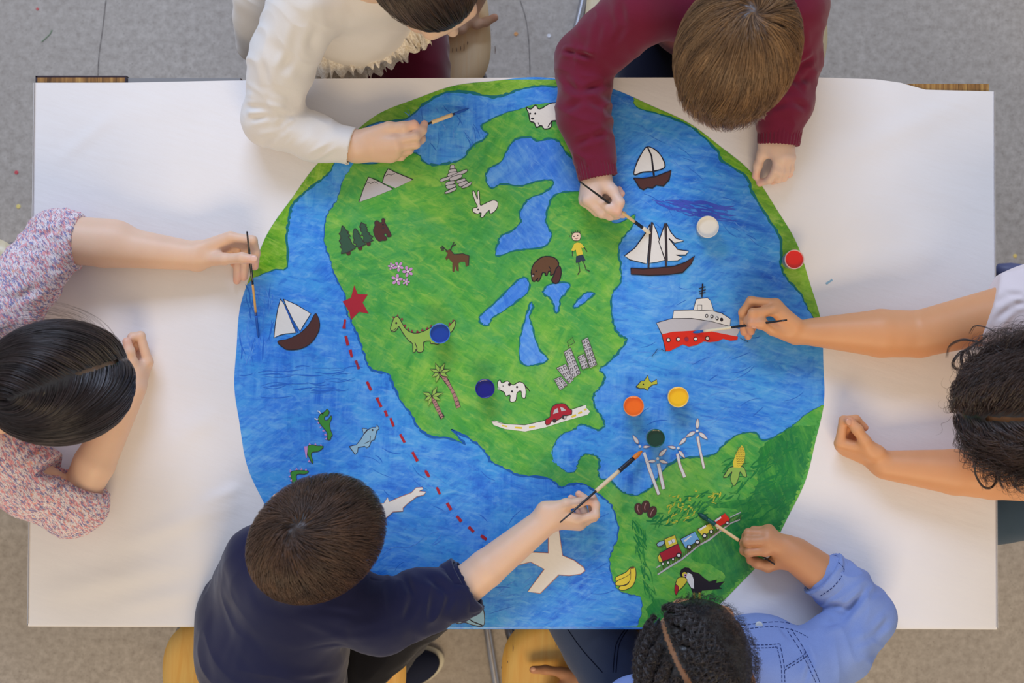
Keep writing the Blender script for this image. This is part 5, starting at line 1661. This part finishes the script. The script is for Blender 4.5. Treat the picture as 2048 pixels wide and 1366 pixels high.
# lace hem: two ruffled tiers
ml = NB('cream_lace')
vo = ml.n('ShaderNodeTexVoronoi', feature='DISTANCE_TO_EDGE'); vo.inputs['Scale'].default_value = 190; ml.l(ml.pos(), vo.inputs['Vector'])
lc = ml.ramp(vo.outputs[0], [(.02, rgb(246, 240, 228)), (.14, rgb(226, 216, 200))])
ml.bump(vo.outputs[0], .5, .0012); ml = ml.done(lc, .9, .1)


def ruffle(name, line, h0, h1, w0, amp, waves, mat, parent, seed):
    q = catmull(line, 26); n = len(q); rr = np.linspace(0, 1, 11)
    P0 = np.array([A(x, y, h0 + (h1 - h0) * i / (n - 1)) for i, (x, y) in enumerate(q)])
    tg_ = np.gradient(P0, axis=0); tg_ /= np.linalg.norm(tg_, axis=1)[:, None]
    out = np.stack([tg_[:, 1], -tg_[:, 0], 0 * tg_[:, 0]], 1); out /= np.linalg.norm(out, axis=1)[:, None]
    s_ = np.linspace(0, 1, n); V = []
    for t in rr:
        wv = np.sin(s_ * waves * 2 * math.pi + 1.3 * np.sin(s_ * 17 + seed)); w2 = np.sin(s_ * waves * 4.7 * math.pi + seed)
        scal = 1 + .05 * np.abs(np.sin(s_ * waves * 6)) * t
        V.append(P0 + out * (w0 * t * scal * (1 + .15 * w2))[:, None] + np.array([0, 0, 1.0]) * (amp * t * (wv + .4 * w2) - .012 * t)[:, None] + tg_ * (amp * .8 * t * np.cos(s_ * waves * 2 * math.pi))[:, None])
    V = np.concatenate(V); V = V + .0012 * np.stack([vnoise(V, 260, 3), vnoise(V, 260, 4), vnoise(V, 260, 5)], 1)
    V2 = V + np.array([0, 0, -.0008]); idx = np.arange(n * len(rr)).reshape(len(rr), n)
    Q = np.stack([idx[:-1, :-1], idx[:-1, 1:], idx[1:, 1:], idx[1:, :-1]], -1).reshape(-1, 4)
    return np_mesh(name, np.concatenate([V, V2]), np.concatenate([Q, Q[:, ::-1] + len(V)]), mat, parent)


ruffle('lace_trim', [(600, 108), (650, 100), (700, 92), (740, 78), (775, 58), (805, 36), (840, 20)], -.012, .015, .040, .004, 7, ml, P.root, 1)
ruffle('lace_trim', [(600, 130), (650, 124), (705, 116), (745, 100), (785, 78), (815, 55), (850, 44)], -.045, -.01, .036, .006, 8, ml, P.root, 2)
legs(P, PX(728, -70, -.19), (.03, -1), cloth_mat('wine_corduroy', rgb(124, 18, 58), rgb(92, 10, 40), 700, .4, .9, .6), r=(.082, .064, .046), spread=.068)
sc = Scalp(H, .0745, .0925, .081)
TABG = [.40, .36, .28, .10, .05, -.2, -.5, -.6]
hm = hair_mat('brown_black_hair', rgb(34, 22, 18), rgb(96, 70, 52), .38, .9)
pt = unit(np.array([0.1, -.9, .15]))


def pull_flow(tail, px_=.25, side=.5):
    def f(d):
        to = tail - d * (d @ tail)[:, None]
        s_ = np.sign(d[:, 0] - px_ * 0)[:, None] * np.array([[1.0, 0, 0]])
        return unit(to) + side * s_ * np.exp(-np.abs(d[:, 0]) * 3)[:, None] * np.clip(d[:, 2:3], 0, 1)
    return f


d0 = roots(7000, TABG, 8)
Pt = grow(sc, d0, pull_flow(pt, 0, 0), .9, 12, (.0003, .006, .008), .035, 9, clump=12)
hv, hq, ha = strands_mesh(Pt, .00048)
join_hair('hair', [(hv, hq, ha), ponytail(sc, pt, 900, .12, (0, .06, 0), 71), cap_mesh(sc, TABG, .0005)], hm, P.root)
brush(PX(937, 217, .003), PX(813, 264, .038), ((22, 22, 34), (228, 198, 152), (22, 44, 100), (24, 84, 176)), 'paintbrush in the hand of the white-shirted child', (4.2, 8.2, 5, 6), (.23, .265, .60))

# ---------------------------------------------------------------- knitted sweater girl, left
P = Person('person in a multicoloured knitted sweater with long dark hair, head on fist', PX(-200, 765, HF), SK_tan)
H = Head(PX(130, 764, .205), (.99, .05), 40, 0, 1.09)
nb = A(-25, 778, .125)
P.head(H, nb)
sU, eU, wU = A(-5, 640, .115), A(112, 478, .047), A(388, 512, .033)
sD, eD, wD = A(-20, 900, .105), A(148, 1008, .047), A(265, 775, .046)
P.S.add([RC(nb, A(-160, 765, -.08), .07, .085), RC(sU, sD, .030), RC(A(-15, 700, .09), A(-15, 850, .09), .05)], .04, .03)
arm(P, sU, eU, wU, (.034, .034, .036, .0235)); arm(P, sD, eD, wD, (.034, .030, .033, .0225))
P.S.add([RC(eU, A(230, 482, .040), .036, .034)], .01, .015)
hd = hand_prims(24, (300, 510, .040), (260, 780, .026), [
    [(830, 310, .046), (1230, 370, .050), (1290, 600, .040), (1270, 850, .030)],
    [(780, 380, .036), (1110, 460, .036), (1100, 800, .022), (1070, 1040, .014)],
    [(740, 450, .026), (960, 520, .022), (960, 850, .013), (945, 1110, .010)],
    [(700, 500, .018), (860, 560, .013), (880, 700, .010), (880, 800, .009)]],
    [(420, 700, .036), (720, 710, .052), (1040, 690, .064), (1250, 715, .066)], r=9.2, palm_r=(15.5, 12))
P.tips += add_hand(P.S, hd)
hd = hand_prims(32, (350, 980, .052), (540, 960, .028), [
    [(640, 700, .034), (520, 270, .042), (380, 290, .044), (330, 400, .042)],
    [(640, 720, .022), (520, 340, .026), (410, 400, .028), (400, 520, .028)],
    [(600, 740, .014), (500, 400, .014), (420, 460, .014)],
    [(560, 760, .010), (470, 480, .010)]],
    [(430, 880, .048), (370, 720, .056), (330, 540, .062), (290, 370, .062)], r=9.0, palm_r=(13, 11))
P.tips += add_hand(P.S, hd)
P.body()
nail(tuple(A(507, 517, .0718)), A(509, 518, .07) - A(480, 515, .07), (0, 0, 1), P.root, .0052)
mk_ = NB('space_dyed_knit')
vx = mk_.mapped((1, 3.4, 1), (0, 0, 1.1))
n1 = mk_.noise(95, vx, 2, .7); n2 = mk_.noise(110, mk_.mapped((1, 3, 1), (0, 0, .9)), 2, .7); n3 = mk_.noise(130, vx, 2, .7)
c = mk_.mix(mk_.ramp(n1, [(.50, (0, 0, 0, 1)), (.58, (1, 1, 1, 1))]), rgb(230, 220, 224), rgb(228, 158, 164))
c = mk_.mix(mk_.ramp(n2, [(.54, (0, 0, 0, 1)), (.60, (1, 1, 1, 1))]), c, rgb(140, 142, 184))
c = mk_.mix(mk_.ramp(n3, [(.60, (0, 0, 0, 1)), (.68, (1, 1, 1, 1))]), c, rgb(236, 178, 150))
vo = mk_.n('ShaderNodeTexVoronoi', feature='F1'); vo.inputs['Scale'].default_value = 260; mk_.l(vx, vo.inputs['Vector'])
c = mk_.mix(mk_.ramp(vo.outputs[0], [(.52, (0, 0, 0, 1)), (.8, (.6, .6, .6, 1))]), c, rgb(120, 96, 120))
mk_.bump(vo.outputs[0], -.9, .002)
mc = mk_.done(c, .95, .1)
S = SDF()
S.add([RC(A(-90, 770, .03), A(-220, 770, -.08), .12, .13), RC(A(-60, 680, .08), A(-60, 880, .08), .055, .060)], .05, .03)
nU = np.array([.97, -.1, 0]); nU /= np.linalg.norm(nU)
S.add([RC(sU, A(60, 552, .082), .058, .050), RC(A(60, 552, .082), eU, .050, .046), RC(eU, A(150, 487, .046), .046, .044)], .012, .02)
S.add([RC(sD, A(64, 964, .075), .062, .056), RC(A(64, 964, .075), eD, .056, .050), RC(eD, A(160, 975, .046), .050, .046)], .015, .025)
nD = np.array([.48, .87, 0]); nD /= np.linalg.norm(nD)
cU = A(158, 484, .045); cD = A(160, 966, .046)


def cutbox(c_, n_, w=.053):
    return (BX(c_ + n_ * .1, (.1, w, .08), np.array([n_, [-n_[1], n_[0], 0], [0, 0, 1]]).T, .001), .004)


S.sub = [cutbox(cU, nU), cutbox(cD, nD, .046), (RC(A(-45, 775, .10), A(60, 770, .16), .058, .07), .01)]
ob = cr('75,470 110,455 150,470', .11, 6, .004) + cr('40,500 90,500 130,530', .12, 7, .004) + cr('0,590 40,600 70,570', .14, 8, .004) + cr('100,980 130,960 150,950', .1, 6, .005) + cr('60,1000 100,1010 150,1050', .1, 7, .004) + cr('20,930 50,920 70,890', .12, 7, .004)
P.cloth('sweater', S, mc, [(sU, eU, .0015, .003, 34), (sD, eD, .0015, .003, 34)], creases=ob, seed=35, base=.0012)
for c_, n_, r_, lab in ((cU, nU, .0455, 0), (cD, nD, .047, 1)):       # rolled cuffs
    s1 = np.array([-n_[1], n_[0], 0]); S = SDF(); g = []
    for k_ in range(3):
        cc = c_ - n_ * (.004 + .011 * k_)
        ring = [cc + (s1 * math.cos(a) + np.array([0, 0, 1]) * math.sin(a) * .92) * (r_ - .004 + .0016 * k_) for a in np.linspace(0, 2 * math.pi, 17)]
        g += [RC(ring[i], ring[i + 1], .0075 + .0006 * k_) for i in range(16)]
    S.add(g, .003, .003)
    P.cloth('rolled_cuff', S, mc, [], seed=37 + lab, v=.002, base=.001)
legs(P, PX(-215, 770, -.19), (1, 0), cloth_mat('grey_legging_cloth', rgb(60, 62, 74), rgb(44, 46, 58), 1000, .3))
sc = Scalp(H, .0755, .0935, .083)
TABL = [.42, .34, .20, .0, -.1, -.45, -.7, -.8]
hm = hair_mat('black_brown_hair', rgb(16, 12, 18), rgb(62, 46, 46), .30, .9)
w1 = px_dir(H, sc, 228, 724); w2 = px_dir(H, sc, 168, 744)
pn = np.cross(w1, w2); pn = pn / np.linalg.norm(pn)
if pn[0] < 0: pn = -pn
tail = unit(np.array([.05, -.93, -.25]))


def part_flow(pn, tail, side=1.4, fall=2.2, reach=None):
    def f(d):
        x = d @ pn
        to = unit(tail - d * (d @ tail)[:, None])
        fr_ = np.clip((d @ reach - .0) * 1.6, 0, 1) if reach is not None else 1.0
        return to + side * np.sign(x)[:, None] * pn[None, :] * (np.exp(-np.abs(x) * fall) * fr_)[:, None]
    return f


d0 = roots(9000, TABL, 12, lambda d: (np.abs(d @ pn) > .008) | (d @ unit(w1 + w2) < .94))
Pt = grow(sc, d0, part_flow(pn, tail, 1.9, 2.0, (w1 + w2) / 2), 1.25, 14, (.0002, .007, .009), .022, 13, clump=10)
hv, hq, ha = strands_mesh(Pt, .0005)
# stray hairs
sd_ = roots(60, TABL, 14, lambda d: (d @ pn < -.1) & (d[:, 2] < .7) & (d[:, 1] > -.4))
Ps = grow(sc, sd_, part_flow(pn, tail, 1.5, 1.2), 1.2, 12, (.001, .016, .034), .09, 15)
sv, sq, sa = strands_mesh(Ps, .00014)
join_hair('hair', [(hv, hq, ha), (sv, sq, sa), ponytail(sc, tail, 1400, .16, (-.08, 0, 0), 72), cap_mesh(sc, TABL, .0008, mask=lambda d: (np.abs(d @ pn) > .014) | (d @ unit(w1 + w2) < .93))], hm, P.root)
# tail of hair gathered behind the neck
brush(PX(517, 676, .002), PX(494, 463, .082), ((18, 18, 30), (226, 176, 104), (24, 70, 150), (24, 96, 196)), 'long paintbrush with blue paint held by the child in the sweater', (4.6, 4.8, 5.5, 5.5), (.22, .25, .515))

# ---------------------------------------------------------------- curly girl, right
P = Person('person in a white t-shirt with dark curly hair painting the red ship hull', PX(2240, 830, HF), SK_mid)
H = Head(PX(2052, 810, .205), (-.985, .08), 44, 0, 1.12)
nb = A(2150, 800, .13)
P.head(H, nb)
sU, eU, wU = A(2030, 622, .12), A(1838, 668, .048), A(1622, 664, .036)
sD, eD, wD = A(2130, 955, .11), A(1985, 952, .047), A(1770, 930, .034)
P.S.add([RC(nb, A(2280, 800, -.08), .07, .085), RC(sU, sD, .030)], .04, .03)
arm(P, sU, eU, wU, (.044, .038, .039, .0225)); arm(P, sD, eD, wD, (.040, .038, .037, .0235))
hd = hand_prims(25, (1330, 700, .050), (1330, 980, .032), [
    [(900, 420, .052), (470, 470, .056), (370, 650, .044), (430, 850, .028)],
    [(930, 290, .044), (430, 230, .044), (270, 460, .034), (290, 860, .018)],
    [(960, 330, .030), (560, 280, .026), (380, 560, .018), (370, 950, .011)],
    [(980, 380, .020), (680, 380, .014), (520, 600, .011), (460, 800, .010)]],
    [(1150, 880, .040), (880, 810, .050), (640, 690, .058), (450, 690, .058)], r=9.4, palm_r=(16, 12.5))
P.tips += add_hand(P.S, hd)
hd = hand_prims(26, (980, 760, .050), (880, 960, .024), [
    [(270, 600, .034), (340, 190, .040), (560, 170, .038), (720, 320, .032)],
    [(290, 650, .024), (380, 320, .026), (560, 300, .024), (620, 440, .022)],
    [(330, 690, .015), (430, 420, .016), (580, 420, .014)],
    [(400, 740, .011), (500, 520, .011)]],
    [(850, 760, .046), (720, 560, .054), (590, 360, .058), (450, 200, .056)], r=9.2, palm_r=(14, 11.5))
P.tips += add_hand(P.S, hd)
P.body()
nail(tuple(A(1508, 652, .0635)), A(1500, 650, .06) - A(1520, 660, .06), (0, 0, 1), P.root, .0042, M_nail2)
nail(tuple(A(1698, 844, .0628)), A(1694, 838, .06) - A(1705, 852, .06), (0, 0, 1), P.root, .0048, M_nail2)
mc = cloth_mat('white_tee_cloth', rgb(236, 226, 228), rgb(224, 212, 216), 1000, .25)
S = SDF()
S.add([RC(A(2210, 800, .05), A(2300, 800, -.08), .12, .13), RC(A(2070, 625, .11), A(2170, 950, .10), .055, .055)], .05, .03)
S.add([RC(A(2075, 612, .12), A(2010, 626, .105), .066, .062)], .02, .03)
S.add([RC(A(2170, 950, .1), A(2110, 955, .09), .062, .06)], .02, .03)
nS = np.array([-.93, .30, -.2]); nS /= np.linalg.norm(nS)
S.sub = [(BX(A(1962, 645, .09) + nS * .1, (.1, .09, .09), np.array([nS, [-nS[1], nS[0], 0], [0, 0, 1]]).T, .001), .004), (RC(nb + np.array([-.01, 0, .02]), nb + np.array([-.06, 0, .1]), .045, .055), .01)]
ob = cr('2000,640 2030,610 2048,605', .17, 6, .004) + cr('1990,610 2020,590 2048,590', .17, 7, .004)
P.cloth('t_shirt', S, mc, [(A(2075, 612, .12), A(1970, 640, .10), .002, .002, 30)], creases=ob, seed=45)
legs(P, PX(2250, 850, -.19), (-1, 0), cloth_mat('teal_denim', rgb(74, 94, 112), rgb(46, 62, 78), 1300, .6, .9), spread=.10, knee_spread=.185, r=(.08, .066, .05))
sc = Scalp(H, .0755, .0925, .083)
TABC = [.34, .30, .18, .0, -.1, -.45, -.7, -.8]
hm = hair_mat('dark_curly_hair', rgb(20, 13, 14), rgb(84, 58, 46), .36, .9)
tail = unit(np.array([0, -.95, -.1]))
ps = unit(px_dir(H, sc, 2046, 838)); pf_ = unit(px_dir(H, sc, 1975, 838))
pn = np.cross(pf_, ps); pn /= np.linalg.norm(pn)
if pn[0] < 0: pn = -pn
d0 = roots(8500, TABC, 22, lambda d: (np.abs(d @ pn) > .016) | (d @ ps < .88))
base_f = part_flow(pn, tail, 1.3, 2.2, ps)


def curl(Pt, amp, turns, seed, grow_=1.0):
    N, M, _ = Pt.shape
    T_ = unit(np.gradient(Pt, axis=1)); up = np.array([0.1, .05, 1.0]); S_ = unit(np.cross(T_, up)); U = np.cross(S_, T_)
    r = np.random.default_rng(seed)
    # neighbours curl together
    ph = 6.28 * (vnoise(Pt[:, 0], 35, seed) + .25 * r.random(N)); tn = turns * (1 + .3 * vnoise(Pt[:, 0], 25, seed + 1)); am = amp * (.6 + .8 * np.abs(vnoise(Pt[:, 0], 30, seed + 2)))
    t = np.linspace(0, 1, M)[None, :]
    a = ph[:, None] + tn[:, None] * 6.28 * t
    k_ = (am[:, None] * np.clip(t * 3, 0, 1) * (1 + (grow_ - 1) * t))[..., None]
    return Pt + k_ * (S_ * np.cos(a)[..., None] + U * np.sin(a)[..., None])


Pt = grow(sc, d0, base_f, 1.15, 22, (.0008, .010, .014), .05, 23, clump=9)
Pt = curl(Pt, .0035, 2.6, 24, 1.8)
hv, hq, ha = strands_mesh(Pt, .00038)
d1 = roots(1500, TABC, 26, lambda d: (d[:, 2] < .55) & (d[:, 1] > -.8) & (np.abs(d[:, 0]) > .35))
Pc = grow(sc, d1, base_f, 1.0, 26, (.001, .020, .034), .07, 27, clump=8); Pc = curl(Pc, .006, 3.2, 28, 2.0)
cv, cq, ca = strands_mesh(Pc, .00034)
d2 = roots(350, TABC, 29); Pz = grow(sc, d2, base_f, .45, 14, (.001, .014, .030), .25, 30); Pz = curl(Pz, .003, 2.2, 31)
zv, zq, za = strands_mesh(Pz, .00022)
# loose ringlets
rg = []
rr_ = random.Random(5)


def ringlet(pts, n, spread_, r_=.0003):
    q = np.array([A(*p) for p in catmull(pts, 7)])
    out = []
    for i in range(n):
        off = np.array([rr_.gauss(0, spread_) for _ in range(3)]); k_ = len(q)
        out.append(q + off * np.linspace(.4, 1.2, k_)[:, None] + np.array([rr_.gauss(0, spread_ * .4) for _ in range(3)]) * np.sin(np.linspace(0, 5, k_))[:, None])
    return strands_mesh(np.array(out), r_)


rg.append(ringlet([(1975, 672, .22), (1950, 690, .21), (1925, 706, .20), (1925, 730, .19), (1938, 728, .19), (1937, 705, .185), (1920, 706, .18), (1905, 728, .18), (1920, 742, .175), (1938, 732, .17)], 26, .0012))
rg.append(ringlet([(1985, 690, .22), (1955, 684, .21), (1925, 680, .20), (1900, 692, .19), (1893, 715, .18)], 14, .0009))
rg.append(ringlet([(2000, 670, .23), (1975, 656, .22), (1950, 652, .21), (1938, 668, .20)], 9, .0009))
rg.append(ringlet([(1975, 905, .21), (1955, 920, .19), (1950, 945, .18), (1965, 972, .17), (1982, 975, .165), (1992, 960, .16), (1985, 948, .155), (1972, 955, .15), (1974, 972, .15)], 24, .0011))
rg.append(ringlet([(1985, 910, .21), (1995, 945, .19), (2000, 962, .17), (2008, 978, .16)], 22, .0013))
rg.append(ringlet([(2020, 920, .21), (2035, 950, .18), (2030, 970, .17), (2048, 985, .16)], 22, .0015))
rg.append(ringlet([(1965, 895, .2), (1948, 925, .18), (1955, 955, .17), (1966, 980, .16)], 5, .0008, .0002))
join_hair('hair', [(hv, hq, ha), (cv, cq, ca), (zv, zq, za), ponytail(sc, tail, 1400, .16, (.06, 0, 0), 73, .03)] + rg + [cap_mesh(sc, TABC, .0005, mask=lambda d: (np.abs(d @ pn) > .02) | (d @ ps < .88))], hm, P.root)
brush(PX(1386, 665, .003), PX(1574, 640, .082), ((14, 14, 26), (234, 222, 192), (30, 90, 160), (30, 110, 190)), 'paintbrush over the ship hull held by the curly-haired child', (4.8, 6.0, 5.5, 6.0), (.09, .12, .42))

# ---------------------------------------------------------------- denim girl, bottom right
P = Person('person in a blue denim shirt with cornrow braids painting the green land', PX(1420, 1440, HF), SK_brown)
H = Head(PX(1392, 1325, .215), (.25, .97), 33, -12, 1.07)
nb = A(1440, 1420, .12)
P.head(H, nb)
sR, eR, wR = A(1600, 1350, .10), A(1728, 1232, .058), A(1592, 1110, .046)
sL, eL, wL = A(1270, 1420, .08), A(1240, 1520, -.15), A(1215, 1395, -.255)
P.S.add([RC(nb, A(1420, 1480, -.1), .07, .08), RC(sR, sL, .030)], .04, .03)
arm(P, sR, A(1735, 1222, .058), wR, (.034, .029, .030, .0245)); arm(P, sL, eL, wL, (.036, .032, .030, .022))
P.S.add([RC(A(1660, 1158, .050), wR, .031, .0245)], .01, .015)
hd = hand_prims(28, (1200, 500, .050), (1180, 780, .044), [
    [(830, 650, .050), (530, 670, .046), (440, 650, .030), (420, 620, .016)],
    [(870, 470, .054), (500, 480, .050), (440, 510, .030), (480, 560, .016)],
    [(870, 340, .048), (520, 330, .042), (480, 390, .024), (560, 440, .014)],
    [(890, 270, .034), (620, 280, .026), (560, 350, .016), (620, 420, .012)]][:4],
    [(1080, 830, .036), (870, 930, .034), (690, 880, .034), (560, 820, .030)], r=9.6, palm_r=(17, 13))
P.tips += add_hand(P.S, hd)
hd = hand_prims(30, (1500, 740, .014), (1560, 1000, .012), [
    [(1200, 880, .012), (1080, 980, .008), (1000, 1080, .002)], [(1240, 960, .012), (1120, 1080, .008), (1040, 1180, .002)],
    [(1290, 1030, .012), (1200, 1150, .006), (1120, 1240, .0)], [(1360, 1090, .010), (1300, 1200, .004), (1240, 1280, .0)]],
    [(1420, 740, .012), (1180, 690, .010), (960, 655, .006), (780, 655, .002)], r=9.2, h0=-.272)
P.tips += add_hand(P.S, hd)
P.body()
nail(tuple(A(1066, 1338, -.2625)), (-1, 0, 0), (0, 0, 1), P.root, .0045, M_nail2)
m = NB('denim_chambray')
wv = m.noise(700, m.mapped((1, 3, 1), (0, 0, .5)), 2, .7); wv2 = m.noise(700, m.mapped((3, 1, 1), (0, 0, .5)), 2, .7); bg = m.noise(26, detail=4)
c = m.mix(wv, rgb(138, 162, 222), rgb(104, 128, 192)); c = m.mix(m.math('MULTIPLY', wv2, .4), c, rgb(176, 196, 236)); c = m.mix(m.math('MULTIPLY', bg, .35), c, rgb(84, 104, 166))
m.bump(wv, .4, .0006); mc = m.done(c, .88, .2)
S = SDF()
S.add([RC(A(1500, 1345, .05), A(1440, 1450, -.05), .088, .115), RC(A(1440, 1450, -.05), A(1420, 1500, -.15), .115, .125), RC(A(1590, 1360, .095), A(1290, 1440, .08), .056, .055), EL(A(1530, 1318, .04), (.075, .062, .06))], .04, .03)
S.add([RC(sR, A(1672, 1296, .075), .058, .053), RC(A(1672, 1296, .075), eR, .053, .048), RC(eR, A(1690, 1180, .054), .047, .042), RC(A(1690, 1180, .054), A(1665, 1160, .052), .042, .040)], .012, .02)
S.add([RC(sL, eL, .055, .05), RC(eL, A(1235, 1410, -.23), .05, .04)], .012, .03)
nR = dirn(A(1700, 1190, .05), A(1640, 1140, .05)); cR = A(1648, 1149, .050)
S.sub = [(RC(nb + np.array([-.0, .01, .03]), nb + np.array([-.02, .05, .12]), .038, .045), .006)]
ob = cr('1640,1250 1680,1240 1720,1195', .1, 7, .006) + cr('1690,1280 1740,1265 1775,1235', .09, 8, .005) + cr('1700,1310 1745,1295', .08, 8, .004) + cr('1665,1215 1700,1215 1735,1180', .1, 6, .005) + cr('1610,1290 1620,1320 1600,1366', .14, 6, .005) + cr('1560,1250 1580,1280 1575,1330', .1, 5, .003) + cr('1690,1330 1730,1315', .06, 8, .004)
o, SV, SQ = P.cloth('shirt', S, mc, [(sR, eR, .001, .003, 36), (eR, cR, .004, .003, 60)], creases=ob, seed=55)
S = SDF(); S.add([RC(cR - nR * .018, cR + nR * .004, .0415, .0425)]); S.cut = [(cR + nR * .004, nR), (cR - nR * .034, -nR)]; S.sub = [(RC(cR - nR * .02, cR + nR * .04, .0345, .037), .003)]
o2, CV, CQ = P.cloth('sleeve_cuff', S, mc, [(cR - nR * .034, cR + nR * .004, .002, .002, 70)], seed=57, v=.0018)
mst = NB('navy_stitching').done(rgb(40, 56, 112), .8, .2); mbt = NB('pearl_button').done(rgb(196, 206, 216), .25, .6)
SEAMS = ['1478,1262 1510,1256 1550,1254 1590,1262 1618,1276', '1482,1252 1515,1247 1560,1244 1600,1252', '1500,1290 1530,1290 1560,1288', '1560,1288 1568,1330 1570,1366', '1500,1296 1530,1296 1554,1294', '1554,1294 1562,1330 1564,1366',
         '1575,1262 1600,1300 1620,1340 1632,1366', '1582,1258 1608,1298 1628,1338 1640,1366', '1570,1340 1600,1322 1616,1310', '1572,1333 1600,1316 1612,1304']
bm = bmesh.new()
for s_ in SEAMS:
    q = on_surface(SV, SQ, catmull(Z(0, s_), 12), .0004)
    for i in range(0, len(q) - 1, 1):
        if (q[i] - q[i + 1]).length < .02 and i % 3 != 2: tube_bm(bm, [q[i], q[i + 1]], .0006, 5)
bm_obj('stitching', bm, mst, o)
q = on_surface(CV, CQ, catmull(Z(0, '1668,1118 1688,1140 1668,1172 1640,1192'), 14), .0004)
bm = bmesh.new()
for i in range(len(q) - 1):
    if (q[i] - q[i + 1]).length < .02 and i % 3 != 2: tube_bm(bm, [q[i], q[i + 1]], .0006, 5)
bm_obj('stitching', bm, mst, o2)
for x, y in ((1518, 1251),):
    q = on_surface(SV, SQ, [(x, y)], .0006)
    if q:
        bm = bmesh.new(); lathe_bm(bm, [(0, .0012), (.0035, .0014), (.0055, .0018), (.006, .0008), (.006, -.001)], q[0], 20); bm_obj('button', bm, mbt, o)
md = cloth_mat('blue_grey_denim', rgb(84, 100, 136), rgb(60, 76, 108), 1300, .6)
JV, JQ = legs(P, PX(1405, 1470, -.19), (-.5, .87), md, r=(.078, .064, .048))
bm = bmesh.new()
for s_ in ('1135,1258 1165,1300 1205,1345', '1250,1258 1232,1290 1226,1345', '1256,1258 1238,1290 1232,1345'):
    q = on_surface(JV, JQ, catmull(Z(0, s_), 10), .0004)
    if len(q) > 3: tube_bm(bm, q, .0008, 6)
bm_obj('trouser_seam', bm, NB('dark_seam').done(rgb(22, 30, 54), .9, .1), P.root)
# cornrows
sc = Scalp(H, .0755, .0925, .082)
TABB = [.52, .50, .40, .02, .0, -.35, -.6, -.7]
hm = hair_mat('black_braided_hair', rgb(14, 10, 12), rgb(58, 44, 44), .42, .9)
w1 = px_dir(H, sc, 1326, 1218); w2 = px_dir(H, sc, 1368, 1350)
pn = np.cross(w1, w2); pn /= np.linalg.norm(pn)
if pn[0] < 0: pn = -pn
tail = unit(np.array([.0, -.9, -.3]))
parts = []
along = unit(w2 - w1)


def walk(d, flow, L, n):
    out = [d.copy()]
    for i in range(n):
        f = flow(d[None, :])[0]; f = f - (f @ d) * d; f /= np.linalg.norm(f); d = unit(d + f * L / n); out.append(d.copy())
    return np.array(out)


def corn_flow(sgn):
    def f(d):
        to = unit(tail - d * (d @ tail)[:, None])
        x = (d @ pn) * sgn
        return unit(to) * .75 + sgn * pn[None, :] * (1.35 * np.exp(-np.clip(x, 0, 2) * 1.1))[:, None]
    return f


rb = np.random.default_rng(5)
for sgn in (-1, 1):
    for j in range(14):
        t = -.55 + j * .19
        d = unit(w1 + (w2 - w1) * t + sgn * pn * .075)
        if d[2] < .02: continue
        path = walk(d, corn_flow(sgn), 1.75, 46)
        hl = hairline(path, TABB)
        okp = path[:, 2] > hl - .1
        k_ = len(path) if okp.all() else int(np.argmin(okp))
        if k_ < 8: continue
        path = path[:k_]
        Pc = sc.at(path, np.full(len(path), .004))
        Tn = unit(np.gradient(Pc, axis=0)); Nn = unit(Pc - np.array(H.P(0, -.01, .0))); Sn = unit(np.cross(Tn, Nn)); Nn = np.cross(Sn, Tn)
        s_ = np.concatenate([[0], np.cumsum(np.linalg.norm(np.diff(Pc, axis=0), axis=1))])
        for st in range(3):
            a = s_ / .015 * 2 * math.pi * .5 + st * 2 * math.pi / 3
            wdt = .0062 * np.clip(s_ / .012, .5, 1)
            cen = Pc + Sn * (np.sin(a) * wdt)[:, None] + Nn * (np.abs(np.cos(a)) * .0030)[:, None]
            fib = []
            for q_ in range(26):
                o1, o2_ = rb.normal(0, .0017, 2)
                ph = rb.uniform(0, 6.28)
                fib.append(cen + Sn * (o1 + .0006 * np.sin(s_ * 500 + ph))[:, None] + Nn * (o2_ * .8 + .0006 * np.cos(s_ * 430 + ph))[:, None])
            parts.append(strands_mesh(np.array(fib), .00062, tone=rb.random(26) * .8))
d2 = roots(3800, TABB, 61, lambda d: np.abs(d @ pn) > .03)
Pz = grow(sc, d2, lambda d: np.where(((d @ pn) > 0)[:, None], corn_flow(1)(d), corn_flow(-1)(d)), .10, 8, (.002, .007, .011), .35, 62)
parts.append(strands_mesh(curl(Pz, .0022, 2.4, 63), .00026))
parts.append(cap_mesh(sc, TABB, .0005, mask=lambda d: (np.abs(d @ pn) > .022)))
join_hair('hair', parts, hm, P.root)
bm = bmesh.new(); bmesh.ops.create_uvsphere(bm, u_segments=12, v_segments=8, radius=.002)
q = Vector(H.P(.079, -.004, -.028))
for v in bm.verts: v.co += q
bm_obj('earring', bm, NB('gold_stud').done(rgb(220, 180, 110), .2, .6, .9), P.root, True)
brush(PX(1397, 1027, .003), PX(1550, 1129, .052), ((16, 16, 22), (228, 192, 142), (6, 80, 76), (8, 70, 64)), 'paintbrush with dark green paint held by the child in denim', (4.6, 7.0, 8.5, 11), (.12, .225, .535))
